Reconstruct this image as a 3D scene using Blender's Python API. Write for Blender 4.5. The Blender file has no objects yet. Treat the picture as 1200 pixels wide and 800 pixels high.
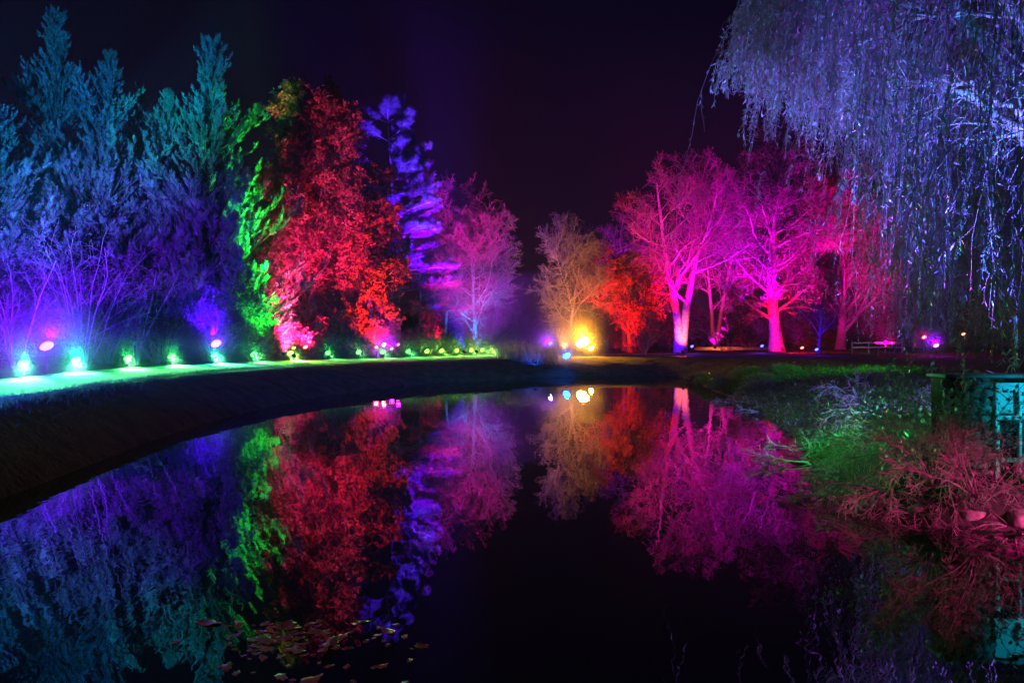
import bpy, math
import numpy as np
from mathutils import Vector, Quaternion
R = math.radians
sc = bpy.context.scene
C = sc.collection
# ------------------------------------------------------------------ camera
FP = 867.0                                   # focal length in pixels of the 1200 px wide photograph
CAMZ = 2.1
cam = bpy.data.cameras.new('camera'); cam.sensor_width = 36.0; cam.lens = 36.0 * FP / 1200.0
cam.clip_end = 600.0; cam.clip_start = 0.1
cam_o = bpy.data.objects.new('camera', cam); C.objects.link(cam_o)
cam_o.location = (0, 0, CAMZ); cam_o.rotation_euler = (R(90), 0, 0)
sc.camera = cam_o
# ------------------------------------------------------------------ night sky
w = bpy.data.worlds.new('World'); sc.world = w; w.use_nodes = True
wn, wl = w.node_tree.nodes, w.node_tree.links
bgn = wn['Background']
tc = wn.new('ShaderNodeTexCoord'); sx = wn.new('ShaderNodeSeparateXYZ'); rp = wn.new('ShaderNodeValToRGB')
wl.new(tc.outputs['Generated'], sx.inputs[0]); wl.new(sx.outputs['Z'], rp.inputs[0]); wl.new(rp.outputs[0], bgn.inputs[0])
e = rp.color_ramp.elements
e[0].position = 0.0; e[0].color = (0.0150, 0.0050, 0.0120, 1)
e[1].position = 0.45; e[1].color = (0.0020, 0.0004, 0.0100, 1)
m_ = e.new(0.18); m_.color = (0.0072, 0.0018, 0.0130, 1)
bgn.inputs[1].default_value = 0.75
sc.view_settings.view_transform = 'Standard'; sc.view_settings.look = 'None'
sc.view_settings.gamma = 1.0; sc.view_settings.exposure = 0.0
cy = sc.cycles
cy.max_bounces = 5; cy.diffuse_bounces = 1; cy.glossy_bounces = 2; cy.transmission_bounces = 3
cy.volume_bounces = 0; cy.transparent_max_bounces = 6
cy.sample_clamp_indirect = 3.0; cy.sample_clamp_direct = 0.0
cy.use_light_tree = True; cy.use_denoising = True; cy.caustics_reflective = False; cy.caustics_refractive = False
HAZE = 0.0003
HALO = 0.13                                   # share of the wide glow beams
LP = 1.0                                      # master factor on every lamp

rng = np.random.default_rng(7)
UP = np.array([0, 0, 1.0])

def px(x, y, z=1.0):
    """place on the level z whose picture position is known"""
    Y = (CAMZ - z) * FP / (y - 400.0)
    return ((x - 600.0) / FP * Y, Y)
def pd(x, d):
    return (x - 600.0) / FP * d
def pz(y, d):
    return CAMZ + (400.0 - y) / FP * d

# ------------------------------------------------------------------ materials
def mat(name, col, rough=0.8, spec=0.3, noise=None, col2=None, bump=0.0, bscale=20.0, transl=0.0, metal=0.0, coord='Object'):
    m = bpy.data.materials.new(name); m.use_nodes = True
    n, l = m.node_tree.nodes, m.node_tree.links
    b = n['Principled BSDF']
    b.inputs['Roughness'].default_value = rough; b.inputs['Specular IOR Level'].default_value = spec
    b.inputs['Metallic'].default_value = metal
    b.inputs['Base Color'].default_value = (*col, 1)
    t = n.new('ShaderNodeTexCoord')
    if noise:
        x = n.new('ShaderNodeTexNoise'); x.inputs['Scale'].default_value = noise; x.inputs['Detail'].default_value = 5
        l.new(t.outputs[coord], x.inputs['Vector'])
        r = n.new('ShaderNodeValToRGB'); l.new(x.outputs['Fac'], r.inputs[0])
        r.color_ramp.elements[0].position = 0.35; r.color_ramp.elements[0].color = (*col, 1)
        r.color_ramp.elements[1].position = 0.68; r.color_ramp.elements[1].color = (*(col2 or col), 1)
        l.new(r.outputs[0], b.inputs['Base Color'])
    if bump:
        x2 = n.new('ShaderNodeTexNoise'); x2.inputs['Scale'].default_value = bscale; x2.inputs['Detail'].default_value = 6
        l.new(t.outputs[coord], x2.inputs['Vector'])
        bp = n.new('ShaderNodeBump'); bp.inputs['Strength'].default_value = bump; bp.inputs['Distance'].default_value = 0.05
        l.new(x2.outputs['Fac'], bp.inputs['Height']); l.new(bp.outputs[0], b.inputs['Normal'])
    if transl:
        tr = n.new('ShaderNodeBsdfTranslucent'); tr.inputs[0].default_value = (*(col2 or col), 1)
        mx = n.new('ShaderNodeMixShader'); mx.inputs[0].default_value = transl
        l.new(b.outputs[0], mx.inputs[1]); l.new(tr.outputs[0], mx.inputs[2])
        l.new(mx.outputs[0], n['Material Output'].inputs['Surface'])
    return m
M = {}
M['ground'] = mat('dark_lawn', (0.040, 0.044, 0.036), 0.95, 0.1, 2.2, (0.085, 0.085, 0.072), 0.9, 9)
M['path'] = mat('pale_gravel', (0.26, 0.25, 0.23), 0.9, 0.2, 3.0, (0.40, 0.38, 0.35), 0.5, 40)
M['bark'] = mat('grey_bark', (0.17, 0.16, 0.15), 0.85, 0.2, 6, (0.34, 0.32, 0.30), 0.7, 14)
M['twig'] = mat('twig_bark', (0.20, 0.18, 0.17), 0.8, 0.3)
M['conifer'] = mat('conifer_needles', (0.04, 0.062, 0.045), 0.55, 0.5, 0.9, (0.12, 0.15, 0.12), transl=0.1)
M['needle'] = mat('pine_needles', (0.09, 0.11, 0.09), 0.6, 0.4, transl=0.15)
M['leaf'] = mat('autumn_leaf', (0.13, 0.10, 0.07), 0.6, 0.4, 0.6, (0.20, 0.14, 0.09), transl=0.3)
M['willow'] = mat('willow_leaf', (0.16, 0.17, 0.15), 0.35, 0.7, 1.1, (0.30, 0.30, 0.27), transl=0.25)
M['bstem'] = mat('pale_bare_stem', (0.20, 0.18, 0.16), 0.7, 0.4, 9, (0.36, 0.33, 0.30))
M['dbark'] = mat('dark_conifer_bark', (0.05, 0.042, 0.036), 0.9, 0.15)
M['wbark'] = mat('willow_bark', (0.09, 0.085, 0.075), 0.85, 0.2, 5, (0.19, 0.18, 0.16), 0.8, 16)
M['grass'] = mat('grass_blade', (0.06, 0.08, 0.035), 0.6, 0.4, 1.2, (0.12, 0.13, 0.07), transl=0.3)
M['reed'] = mat('reed_blade', (0.12, 0.13, 0.09), 0.6, 0.4, 1.2, (0.2, 0.18, 0.13), transl=0.3)
M['ivy'] = mat('ivy_leaf', (0.07, 0.09, 0.04), 0.45, 0.5, 1.5, (0.12, 0.14, 0.07), transl=0.2)
M['stone'] = mat('field_stone', (0.20, 0.19, 0.17), 0.85, 0.3, 3, (0.38, 0.36, 0.33), 0.6, 12)
M['mortar'] = mat('dark_mortar', (0.05, 0.05, 0.045), 0.95, 0.1, 8, (0.10, 0.09, 0.08), 0.5, 25)
M['white'] = mat('weathered_white_paint', (0.62, 0.62, 0.60), 0.5, 0.4, 5, (0.78, 0.78, 0.75))
M['black'] = mat('black_metal', (0.02, 0.02, 0.022), 0.45, 0.5)
M['wood'] = mat('brown_wood', (0.12, 0.08, 0.05), 0.8, 0.3, 5, (0.2, 0.14, 0.09), 0.3, 20)
M['fleaf'] = mat('wet_fallen_leaf', (0.20, 0.13, 0.09), 0.35, 0.6, 9, (0.36, 0.26, 0.19))
M['glass'] = mat('window_glass', (0.02, 0.025, 0.03), 0.06, 0.8)
# water
m = bpy.data.materials.new('pond_water'); m.use_nodes = True; n, l = m.node_tree.nodes, m.node_tree.links
b = n['Principled BSDF']; b.inputs['Base Color'].default_value = (0.0015, 0.002, 0.004, 1)
b.inputs['Roughness'].default_value = 0.01; b.inputs['IOR'].default_value = 2.0
t = n.new('ShaderNodeTexCoord'); mp = n.new('ShaderNodeMapping'); mp.inputs['Scale'].default_value = (1.6, 0.5, 1)
x = n.new('ShaderNodeTexNoise'); x.inputs['Scale'].default_value = 1.3; x.inputs['Detail'].default_value = 3
l.new(t.outputs['Object'], mp.inputs[0]); l.new(mp.outputs[0], x.inputs['Vector'])
bp = n.new('ShaderNodeBump'); bp.inputs['Strength'].default_value = 0.09; bp.inputs['Distance'].default_value = 0.05
l.new(x.outputs['Fac'], bp.inputs['Height']); l.new(bp.outputs[0], b.inputs['Normal'])
M['water'] = m
def emis(name, col, s):
    m = bpy.data.materials.new(name); m.use_nodes = True; n, l = m.node_tree.nodes, m.node_tree.links
    n.remove(n['Principled BSDF']); q = n.new('ShaderNodeEmission'); q.inputs[0].default_value = (*col, 1); q.inputs[1].default_value = s
    l.new(q.outputs[0], n['Material Output'].inputs['Surface'])
    m.cycles.emission_sampling = 'NONE'
    return m

# ------------------------------------------------------------------ mesh helpers
def mesh(name, V, F, mt, smooth=False):
    """V (n,3); F list of int arrays of shape (m,k)"""
    me = bpy.data.meshes.new(name)
    V = np.ascontiguousarray(V, dtype=np.float32)
    if not isinstance(F, list): F = [F]
    F = [np.asarray(f, dtype=np.int32) for f in F if len(f)]
    me.vertices.add(len(V)); me.vertices.foreach_set('co', V.ravel())
    tot = np.concatenate([np.full(len(f), f.shape[1], np.int32) for f in F])
    idx = np.concatenate([f.ravel() for f in F])
    st = np.concatenate([[0], np.cumsum(tot)[:-1]]).astype(np.int32)
    me.loops.add(len(idx)); me.loops.foreach_set('vertex_index', idx)
    me.polygons.add(len(tot)); me.polygons.foreach_set('loop_start', st)
    if smooth: me.polygons.foreach_set('use_smooth', np.ones(len(tot), dtype=bool))
    me.update(calc_edges=True); me.validate()
    me.materials.append(mt)
    return me
def link(name, me, parent=None, loc=None):
    o = bpy.data.objects.new(name, me); C.objects.link(o)
    if parent is not None: o.parent = parent
    if loc is not None: o.location = loc
    return o
def tag(o, label, cat, group=None, kind=None):
    if label: o['label'] = label
    if cat: o['category'] = cat
    if group: o['group'] = group
    if kind: o['kind'] = kind
    return o
def thing(name, loc, label, cat, group=None, rz=0.0):
    o = bpy.data.objects.new(name, None); C.objects.link(o); o.location = loc; o.rotation_euler = (0, 0, rz)
    o.empty_display_size = 0.3
    return tag(o, label, cat, group)
def dup(root, loc, rz, label=None, scale=None, group=None):
    r = root.copy(); C.objects.link(r); r.location = loc; r.rotation_euler = (0, 0, rz)
    if scale is not None: r.scale = scale
    if label: r['label'] = label
    if group: r['group'] = group
    for ch in list(root.children):
        c = ch.copy(); C.objects.link(c); c.parent = r
        for g in list(ch.children):
            d = g.copy(); C.objects.link(d); d.parent = c
    return r
class Acc:
    def __init__(s): s.V = []; s.F = {}; s.n = 0
    def add(s, V, F):
        V = np.asarray(V, float).reshape(-1, 3)
        for f in (F if isinstance(F, list) else [F]):
            f = np.asarray(f)
            if len(f): s.F.setdefault(f.shape[1], []).append(f + s.n)
        s.V.append(V); s.n += len(V)
    def mesh(s, name, mt, smooth=False):
        return mesh(name, np.concatenate(s.V), [np.concatenate(f) for f in s.F.values()], mt, smooth)
def nrm(a): return a / np.maximum(np.linalg.norm(a, axis=-1, keepdims=True), 1e-9)
def tubes(P, Rr, k):
    N, S, _ = P.shape
    T = np.gradient(P, axis=1); T = nrm(T)
    avg = nrm(P[:, -1] - P[:, 0])
    ref = np.where((np.abs(avg[:, 2]) > 0.8)[:, None], np.array([1.0, 0.13, 0]), np.array([0.1, 0.05, 1.0]))
    U = nrm(np.cross(T, ref[:, None, :])); W = np.cross(T, U)
    a = np.arange(k) / k * 2 * math.pi
    V = P[:, :, None, :] + Rr[:, :, None, None] * (np.cos(a)[None, None, :, None] * U[:, :, None, :] + np.sin(a)[None, None, :, None] * W[:, :, None, :])
    base = (np.arange(N) * S * k)[:, None, None] + (np.arange(S - 1) * k)[None, :, None]
    j = np.arange(k)[None, None, :]; j2 = (np.arange(k)[None, None, :] + 1) % k
    F = np.stack([base + j, base + j2, base + k + j2, base + k + j], -1).reshape(-1, 4)
    return V.reshape(-1, 3), F
def poly(pos, d, L, r, nseg, wig, trop, rtip, g, tropv=UP):
    N = len(pos); P = np.zeros((N, nseg + 1, 3)); P[:, 0] = pos; cur = nrm(d)
    for s in range(nseg):
        cur = nrm(cur + wig * g.standard_normal((N, 3)) + trop / nseg * tropv)
        P[:, s + 1] = P[:, s] + cur * (L / nseg)[:, None]
    Rr = r[:, None] * np.linspace(1, rtip, nseg + 1)[None, :]
    return P, Rr
def kids(P, Rr, L, n, t0, t1, ang, asd, lr, g, shape=None, rr=0.6, flat=0.0):
    N, S, _ = P.shape
    t = t0 + (t1 - t0) * (np.arange(n)[None, :] + g.random((N, n))) / n
    f = t * (S - 1); i = np.minimum(f.astype(int), S - 2); u = (f - i)[..., None]
    ar = np.arange(N)[:, None]
    A, B = P[ar, i], P[ar, i + 1]
    pos = A * (1 - u) + B * u; tan = nrm(B - A)
    ra = Rr[ar, i] * (1 - u[..., 0]) + Rr[ar, i + 1] * u[..., 0]
    ref = np.where(np.abs(tan[..., 2:3]) > 0.9, np.array([1.0, 0, 0]), UP)
    U = nrm(np.cross(tan, ref)); W = np.cross(tan, U)
    az = (np.arange(n)[None, :] * 2.399 + g.random((N, 1)) * 6.28 + g.normal(0, .5, (N, n)))[..., None]
    perp = np.cos(az) * U + np.sin(az) * W * (1 - flat)
    perp = nrm(perp)
    a = (ang + asd * g.standard_normal((N, n)))[..., None]
    d = np.cos(a) * tan + np.sin(a) * perp
    ln = L[:, None] * lr * g.uniform(.65, 1.2, (N, n)) * (shape(t) if shape else (1.05 - 0.5 * t))
    r = np.minimum(ra * rr * g.uniform(.7, 1.1, (N, n)), ra)
    return pos.reshape(-1, 3), d.reshape(-1, 3), ln.ravel(), r.ravel()
def scatter(pv, pf, pos, Y, Z, s):
    """stamp a prototype: its +Y along Y, its +Z near Z"""
    Y = nrm(Y); X = nrm(np.cross(Y, Z)); Z = np.cross(X, Y)
    B = np.stack([X, Y, Z], 1)                                       # rows
    V = np.einsum('vk,nkj->nvj', pv, B) * s[:, None, None] + pos[:, None, :]
    F = (pf[None] + (np.arange(len(pos)) * len(pv))[:, None, None]).reshape(-1, pf.shape[1])
    return V.reshape(-1, 3), F
LEAF = (np.array([[0, 0, 0], [.32, .45, .06], [0, 1, 0], [-.32, .45, .06]]), np.array([[0, 1, 2, 3]]))
NARROW = (np.array([[0, 0, 0], [.10, .45, .02], [0, 1, -.03], [-.10, .45, .02]]), np.array([[0, 1, 2, 3]]))
def frond(np_=5, spread=.42, wd=.075):
    V = [[-.03, 0, 0], [.03, 0, 0], [0, 1.05, .05]]; F = [[0, 1, 2]]
    for i in range(np_):
        t = .08 + .85 * i / np_
        ln = spread * (1 - .65 * t) * (0.8 + 0.35 * ((i * 7) % 3) / 2)
        for s in (-1, 1):
            b = len(V); a = .85 - .2 * t
            dx, dy = s * math.sin(a), math.cos(a)
            V += [[0, t - wd, .01], [0, t + wd, .01], [dx * ln, t + dy * ln, .04 * s * (i % 2)]]
            F.append([b, b + 1, b + 2])
    return np.array(V), np.array(F)
FROND = frond(); print('frond faces', len(FROND[1]))
def tuft(nn=14, g=np.random.default_rng(3)):
    V = []; F = []
    for i in range(nn):
        a = g.uniform(0, 6.28); th = g.uniform(.2, 1.1)
        d = np.array([math.sin(th) * math.cos(a), math.cos(th), math.sin(th) * math.sin(a)])
        p = np.cross(d, g.standard_normal(3)); p /= np.linalg.norm(p)
        b = len(V); V += [p * .022, -p * .022, d]; F.append([b, b + 1, b + 2])
    return np.array(V), np.array(F)
TUFT = tuft()
def along(P, per, g, t0=0.0, jit=0.0):
    """points and tangents along polylines, per = number on each"""
    N, S, _ = P.shape
    t = t0 + (1 - t0) * g.random((N, per)); f = t * (S - 1); i = np.minimum(f.astype(int), S - 2); u = (f - i)[..., None]
    ar = np.arange(N)[:, None]; A, B = P[ar, i], P[ar, i + 1]
    p = (A * (1 - u) + B * u).reshape(-1, 3)
    if jit: p = p + g.normal(0, jit, p.shape)
    return p, nrm(B - A).reshape(-1, 3)

# ------------------------------------------------------------------ pond outline, terrain
POND = np.array([(-6.5, -9), (-6.6, 6), (-6.8, 9.8), (-7.15, 12.3), (-7.8, 16.9), (-7.95, 22.8), (-7.0, 30.3), (-4.3, 37), (0, 41.4),
                 (5.1, 44.0), (8.2, 44.6), (10.0, 43.4), (9.9, 40), (8.8, 34), (8.1, 26.8), (7.0, 19.5), (5.6, 14), (4.5, 10.6), (4.3, 9.3),
                 (5.0, 8.35), (5.7, 8.1), (7.5, 7.6), (8.2, 5), (8.2, -9)])
def smooth_poly(P, it=2):
    for _ in range(it):
        Q = np.roll(P, -1, 0); P = np.stack([P * .75 + Q * .25, P * .25 + Q * .75], 1).reshape(-1, 2)
    return P
PS = smooth_poly(POND, 2)
def sdist(X, Y):
    """distance to the pond edge, negative in the water"""
    X = np.asarray(X, float); Y = np.asarray(Y, float)
    sh = X.shape; p = np.stack([X.ravel(), Y.ravel()], -1)
    d = np.full(len(p), 1e9); ins = np.zeros(len(p), bool)
    for a, b_ in zip(PS, np.roll(PS, -1, 0)):
        e_ = b_ - a; t = np.clip(((p - a) @ e_) / (e_ @ e_), 0, 1)
        d = np.minimum(d, np.linalg.norm(p - a - t[:, None] * e_, axis=1))
        c = (a[1] > p[:, 1]) != (b_[1] > p[:, 1])
        xx = (b_[0] - a[0]) * (p[:, 1] - a[1]) / (b_[1] - a[1] + 1e-12) + a[0]
        ins ^= c & (p[:, 0] < xx)
    return np.where(ins, -d, d).reshape(sh)
def wav(X, Y, s, seed):
    g = np.random.default_rng(seed); v = 0
    for k in range(6):
        a = g.uniform(0, 6.28); f = s * g.uniform(.6, 1.8); v = v + np.sin((X * math.cos(a) + Y * math.sin(a)) * f + g.uniform(0, 6.28))
    return v / 6
def gz(X, Y):
    X = np.asarray(X, float); Y = np.asarray(Y, float)
    d = sdist(X, Y)
    left = X < 0
    bw = np.where(left, np.interp(Y, [8, 14, 22, 36, 44], [1.5, 2.0, 2.6, 3.0, 4.5]), np.interp(Y, [7, 9.5, 13, 18, 30, 44], [0.9, 1.2, 3.2, 5.0, 5.5, 6.0]))
    top = np.where(left, 1.0, np.interp(Y, [8, 11, 25], [0.60, 0.72, 1.0]))
    t = np.clip(d / bw, 0, 1)
    h = top * (1 - (1 - t) ** 1.8)
    h = np.where(d < 0, np.maximum(-1.2, d * .8), h)
    rough = wav(X, Y, 1.7, 5) * .045 + wav(X, Y, 4.1, 6) * .02
    h = h + rough * np.clip(d / 1.5, 0, 1) * np.where(left & (Y < 62), .35, 1.0)
    h = h + np.clip((Y - 80) / 120, 0, 1) * 1.2 + np.clip((Y - 12) / 30, 0, 1) * np.clip((X - 12) / 20, 0, 1) * .15
    return h
def axis(a, b, c, nf, nc):
    return np.concatenate([np.linspace(a, -c, nc, endpoint=False), np.linspace(-c, c, nf), np.linspace(c, b, nc + 1)[1:]])
xs = np.concatenate([np.linspace(-190, -30, 30, endpoint=False), np.linspace(-30, -13, 40, endpoint=False), np.linspace(-13, 14, 190, endpoint=False), np.linspace(14, 45, 50, endpoint=False), np.linspace(45, 190, 30)])
ys = np.concatenate([np.linspace(-40, 4, 14, endpoint=False), np.linspace(4, 50, 300, endpoint=False), np.linspace(50, 110, 60, endpoint=False), np.linspace(110, 330, 30)])
GX, GY = np.meshgrid(xs, ys)
GZ = gz(GX, GY)
nx, ny = len(xs), len(ys)
ii = (np.arange(ny - 1)[:, None] * nx + np.arange(nx - 1)[None, :]).ravel()
me = mesh('ground', np.stack([GX, GY, GZ], -1).reshape(-1, 3), np.stack([ii, ii + 1, ii + nx + 1, ii + nx], -1), M['ground'], True)
tag(link('ground', me), None, None, kind='structure')
# water sheet (only a little larger than the pond; the banks rise through it)
wp = np.array([(-9.5, -12, 0), (10.5, -12, 0), (10.5, 30, 0), (12, 47, 0), (-9.5, 47, 0)])
me = mesh('water', wp, np.array([[0, 1, 2, 3, 4]]), M['water'])
tag(link('water', me), None, None, kind='structure')
# gravel path between the row of green lamps and the bank
LAMPX = [(28, 441), (89, 435), (150, 431), (201, 428), (251, 426), (297, 424), (340, 422.5), (384, 421), (420, 420.3), (448, 419.6), (478, 418.6), (500, 418.1), (517, 417.6), (535, 417.1), (552, 416.6), (565, 416.2), (575, 415.9)]
LAMPS = np.array([(-13.4, 17.6)] + [px(*q) for q in LAMPX])
outer = np.concatenate([[(-11.2, 4), (-12.0, 12)], LAMPS + np.array([0.1, -0.2]), [(3, 66), (14, 68)]])
inner = np.array([(-8.9, 4), (-8.9, 10.5), (-9.2, 13), (-9.9, 17), (-10.9, 23), (-11.0, 29), (-8.9, 35), (-5.4, 40.0), (-1, 46), (4, 53), (9, 60), (14, 63)])
def resample(P, n):
    s = np.concatenate([[0], np.cumsum(np.linalg.norm(np.diff(P, axis=0), axis=1))]); q = np.linspace(0, s[-1], n)
    return np.stack([np.interp(q, s, P[:, 0]), np.interp(q, s, P[:, 1])], -1)
A_, B_ = resample(outer, 160), resample(inner, 160)
B_ = B_ + (rng.random((160, 1)) * .22) * np.array([[1, -.4]])
K = 12
tt = np.linspace(0, 1, K)[None, :, None]
PP = A_[:, None] * (1 - tt) + B_[:, None] * tt
PZ = np.maximum(gz(PP[..., 0], PP[..., 1]), gz(PP[..., 0] + .2, PP[..., 1])) + .03
PZ[:, -1] -= .06; PZ[:, 0] -= .06
ii = (np.arange(159)[:, None] * K + np.arange(K - 1)[None, :]).ravel()
me = mesh('path', np.concatenate([PP, PZ[..., None]], -1).reshape(-1, 3), np.stack([ii, ii + 1, ii + K + 1, ii + K], -1), M['path'], True)
tag(link('path', me), None, None, kind='structure')

# ------------------------------------------------------------------ tree builders
def make_tree(name, x, y, label, cat, trunk, crown, z=None, group=None):
    """trunk / crown are meshes"""
    r = thing(name, (x, y, (float(gz(x, y)) if z is None else z) - .05), label, cat, group)
    if trunk is not None: link('trunk', trunk, r)
    link('crown', crown, r)
    return r
def reach(p, d, c, rad):
    """distance from p along d to the surface of the crown's ellipsoid"""
    o = (p - c) / rad; v = d / rad
    A = (v * v).sum(-1); B = (o * v).sum(-1); Q = (o * o).sum(-1) - 1
    disc = B * B - A * Q
    t = np.where(disc > 0, (-B + np.sqrt(np.maximum(disc, 0))) / A, 0)
    return np.maximum(t, 0)
def bare(H, spread, seed, lean=(0, 0), forks=1, r0=.35, n1=14, n2=10, n3=8, n4=5, up=.35, twr=.012, leaves=0, leafs=.16, fork_a=.35, crown_base=.25, mt=None, lf=None, low=None, a1=1.0):
    """a deciduous tree: fork(s), limbs, boughs, branches, twigs kept within an uneven ellipsoid"""
    g = np.random.default_rng(seed); T = Acc(); K_ = Acc()
    lowz = H * (crown_base if low is None else low); zc = lowz + (H - lowz) * .46
    cen = np.array([lean[0] * zc, lean[1] * zc, zc]); rad = np.array([spread, spread, (H - lowz) * .54])
    pos = np.zeros((forks, 3)); az = np.arange(forks) * 2 * math.pi / forks + g.uniform(0, 6.28)
    if forks == 2: az = np.array([math.pi * 1.03, .1])
    fa = fork_a if forks > 1 else 0.0
    d = np.stack([np.cos(az) * fa + lean[0], np.sin(az) * fa * .6 + lean[1], np.ones(forks)], -1)
    L = np.full(forks, H * .88) * g.uniform(.9, 1.02, forks); r = np.full(forks, r0 if forks == 1 else r0 * .8)
    P0, R0 = poly(pos, d, L, r, 12, .055, .25, .12, g)
    R0[:, 0] *= 1.45; R0[:, 1] *= 1.08
    T.add(*tubes(P0, R0, 9))
    def env(p, d, f0, f1, lo):
        lump = 1 + .16 * np.sin(3 * np.arctan2(p[:, 1] + d[:, 1], p[:, 0] + d[:, 0]) + seed) + .08 * np.sin(d[:, 2] * 9 + seed)
        return np.maximum(reach(p, nrm(d), cen, rad * 1.0) * g.uniform(f0, f1, len(p)) * lump, lo)
    p, d, L1, r1 = kids(P0, R0, L, max(4, n1), crown_base, .97, a1, .22, 1, g, None, .5)
    d = nrm(d); e1 = nrm(d + UP * up * .5); L1 = env(p, e1, .62, 1.02, .5); r1 = np.minimum(r1, .02 + .028 * L1)
    P1, R1 = poly(p, d, L1, r1, 8, .10, up, .2, g); T.add(*tubes(P1, R1, 6))
    p, d, L2, r2 = kids(P1, R1, L1, n2, .12, 1, .8, .25, .55, g, lambda t: 1.1 - .4 * t, .6)
    L2 = np.minimum(L2, env(p, d, .8, 1.15, .35)); P2, R2 = poly(p, d, L2, np.maximum(r2, twr * 1.6), 6, .13, up * .6, .3, g); K_.add(*tubes(P2, R2, 4))
    p, d, L3, r3 = kids(P2, R2, L2, n3, .1, 1, .75, .25, .6, g, None, .6)
    L3 = np.maximum(np.minimum(L3, env(p, d, .8, 1.3, .3)), .3); P3, R3 = poly(p, d, L3, np.maximum(r3, twr * 1.15), 4, .16, up * .3, .5, g); K_.add(*tubes(P3, R3, 3))
    if n4:
        p, d, L4, r4 = kids(P3, R3, L3, n4, .1, 1, .7, .25, .7, g, None, .6)
        P4, R4 = poly(p, d, np.maximum(L4, .3), np.full(len(L4), twr), 2, .2, 0, .6, g); K_.add(*tubes(P4, R4, 3))
    else: P4 = P3
    me2 = K_.mesh('crown', mt or M['twig'])
    if leaves:
        n_ = max(1, int(leaves / len(P4)))
        sel = P4 if n_ > 1 else P4[g.random(len(P4)) < leaves / len(P4)]
        q, tn = along(sel, n_, g, .1, .06)
        V, F = scatter(*LEAF, q, tn + g.normal(0, .8, q.shape), g.standard_normal(q.shape), g.uniform(.6, 1.3, len(q)) * leafs)
        K2 = Acc(); K2.add(V, F); me3 = K2.mesh('foliage', lf or M['leaf'])
    else: me3 = None
    return T.mesh('trunk', M['bark'], True), me2, me3
def make_bare(name, x, y, label, cat, group=None, z=None, **kw):
    t_, k_, f_ = bare(**kw)
    r = make_tree(name, x, y, label, cat, t_, k_, z, group)
    if f_ is not None: link('foliage', f_, r)
    return r
def conifer(H, Rm, seed, nb=150, prof=.8, upa=.32, fs=.48, dens=1.0, low=.03):
    g = np.random.default_rng(seed); T = Acc(); K_ = Acc()
    P0, R0 = poly(np.zeros((1, 3)), np.array([[0, 0, 1.0]]), np.array([H * .96]), np.array([Rm * .075]), 14, .012, .1, .06, g)
    T.add(*tubes(P0, R0, 8))
    h = low + (.98 - low) * np.sort(g.random(nb)) ** 1.05
    lobes = (.80 + .25 * np.sin(h * 21 + g.uniform(0, 6))) * g.choice([.75, 1.0, 1.22], nb) 
    az = np.arange(nb) * 2.399 + g.normal(0, .4, nb)
    L = (Rm * (1 - h) ** prof * np.clip(h * 9 + .55, 0, 1) * g.uniform(.62, 1.15, nb) + .35) * lobes
    idx = h * 14 * H * .96 / (H * .96); i = np.minimum(idx.astype(int), 13); u = (idx - i)[:, None]
    pos = P0[0, i] * (1 - u) + P0[0, i + 1] * u
    ua = upa + .5 * h
    d = np.stack([np.cos(az), np.sin(az), ua], -1)
    P1, R1 = poly(pos, d, L, .018 + .012 * L, 6, .07, .42, .3, g); T.add(*tubes(P1, R1, 4))
    p, d2, L2, r2 = kids(P1, R1, L, 6, .30, 1.02, .62, .2, .30, g, lambda t: 1.1 - .35 * t, .5)
    tp = nrm(P1[:, -1] - P1[:, -2]); p = np.concatenate([p, P1[:, -1]]); d2 = np.concatenate([d2, tp]); L2 = np.concatenate([L2, L * .25])
    L2 = np.clip(L2, .45, 1.35) * (1 - .35 * np.clip(p[:, 2] / H, 0, 1))
    P2, R2 = poly(p, d2 + UP * .35, L2, np.full(len(L2), .010), 4, .06, .45, .4, g); K_.add(*tubes(P2, R2, 3))
    nf = int(20 * dens); tq = np.tile((np.arange(nf) + .5) / nf, (len(P2), 1))
    ff = tq * 4; i4 = np.minimum(ff.astype(int), 3); uu = (ff - i4)[..., None]; ar = np.arange(len(P2))[:, None]
    q = P2[ar, i4] * (1 - uu) + P2[ar, i4 + 1] * uu; tn = nrm(P2[ar, i4 + 1] - P2[ar, i4])
    side = nrm(np.cross(tn, UP + .001)); ang = g.uniform(0, 6.28, tq.shape)[..., None]
    rad_ = nrm(np.cos(ang) * side + np.sin(ang) * np.cross(side, tn) * .6)
    Y = nrm(tn * 1.0 + rad_ * (.85 - .5 * tq[..., None]) + UP * .1); sz = (L2[:, None] * .42 * (1.15 - .62 * tq)).ravel() * g.uniform(.75, 1.2, tq.size)
    q = q.reshape(-1, 3); Y = Y.reshape(-1, 3)
    V, F = scatter(*FROND, q, Y, g.standard_normal(q.shape), sz * fs / .46)
    K2 = Acc(); K2.add(V, F)
    return T.mesh('trunk', M['dbark'], True), K_.mesh('branches', M['dbark']), K2.mesh('foliage', M['conifer'])
def make_conifer(name, x, y, label, z=None, group=None, **kw):
    t_, b_, f_ = conifer(**kw)
    r = make_tree(name, x, y, label, 'conifer', t_, f_, z, group)
    link('branches', b_, r)
    return r
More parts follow.
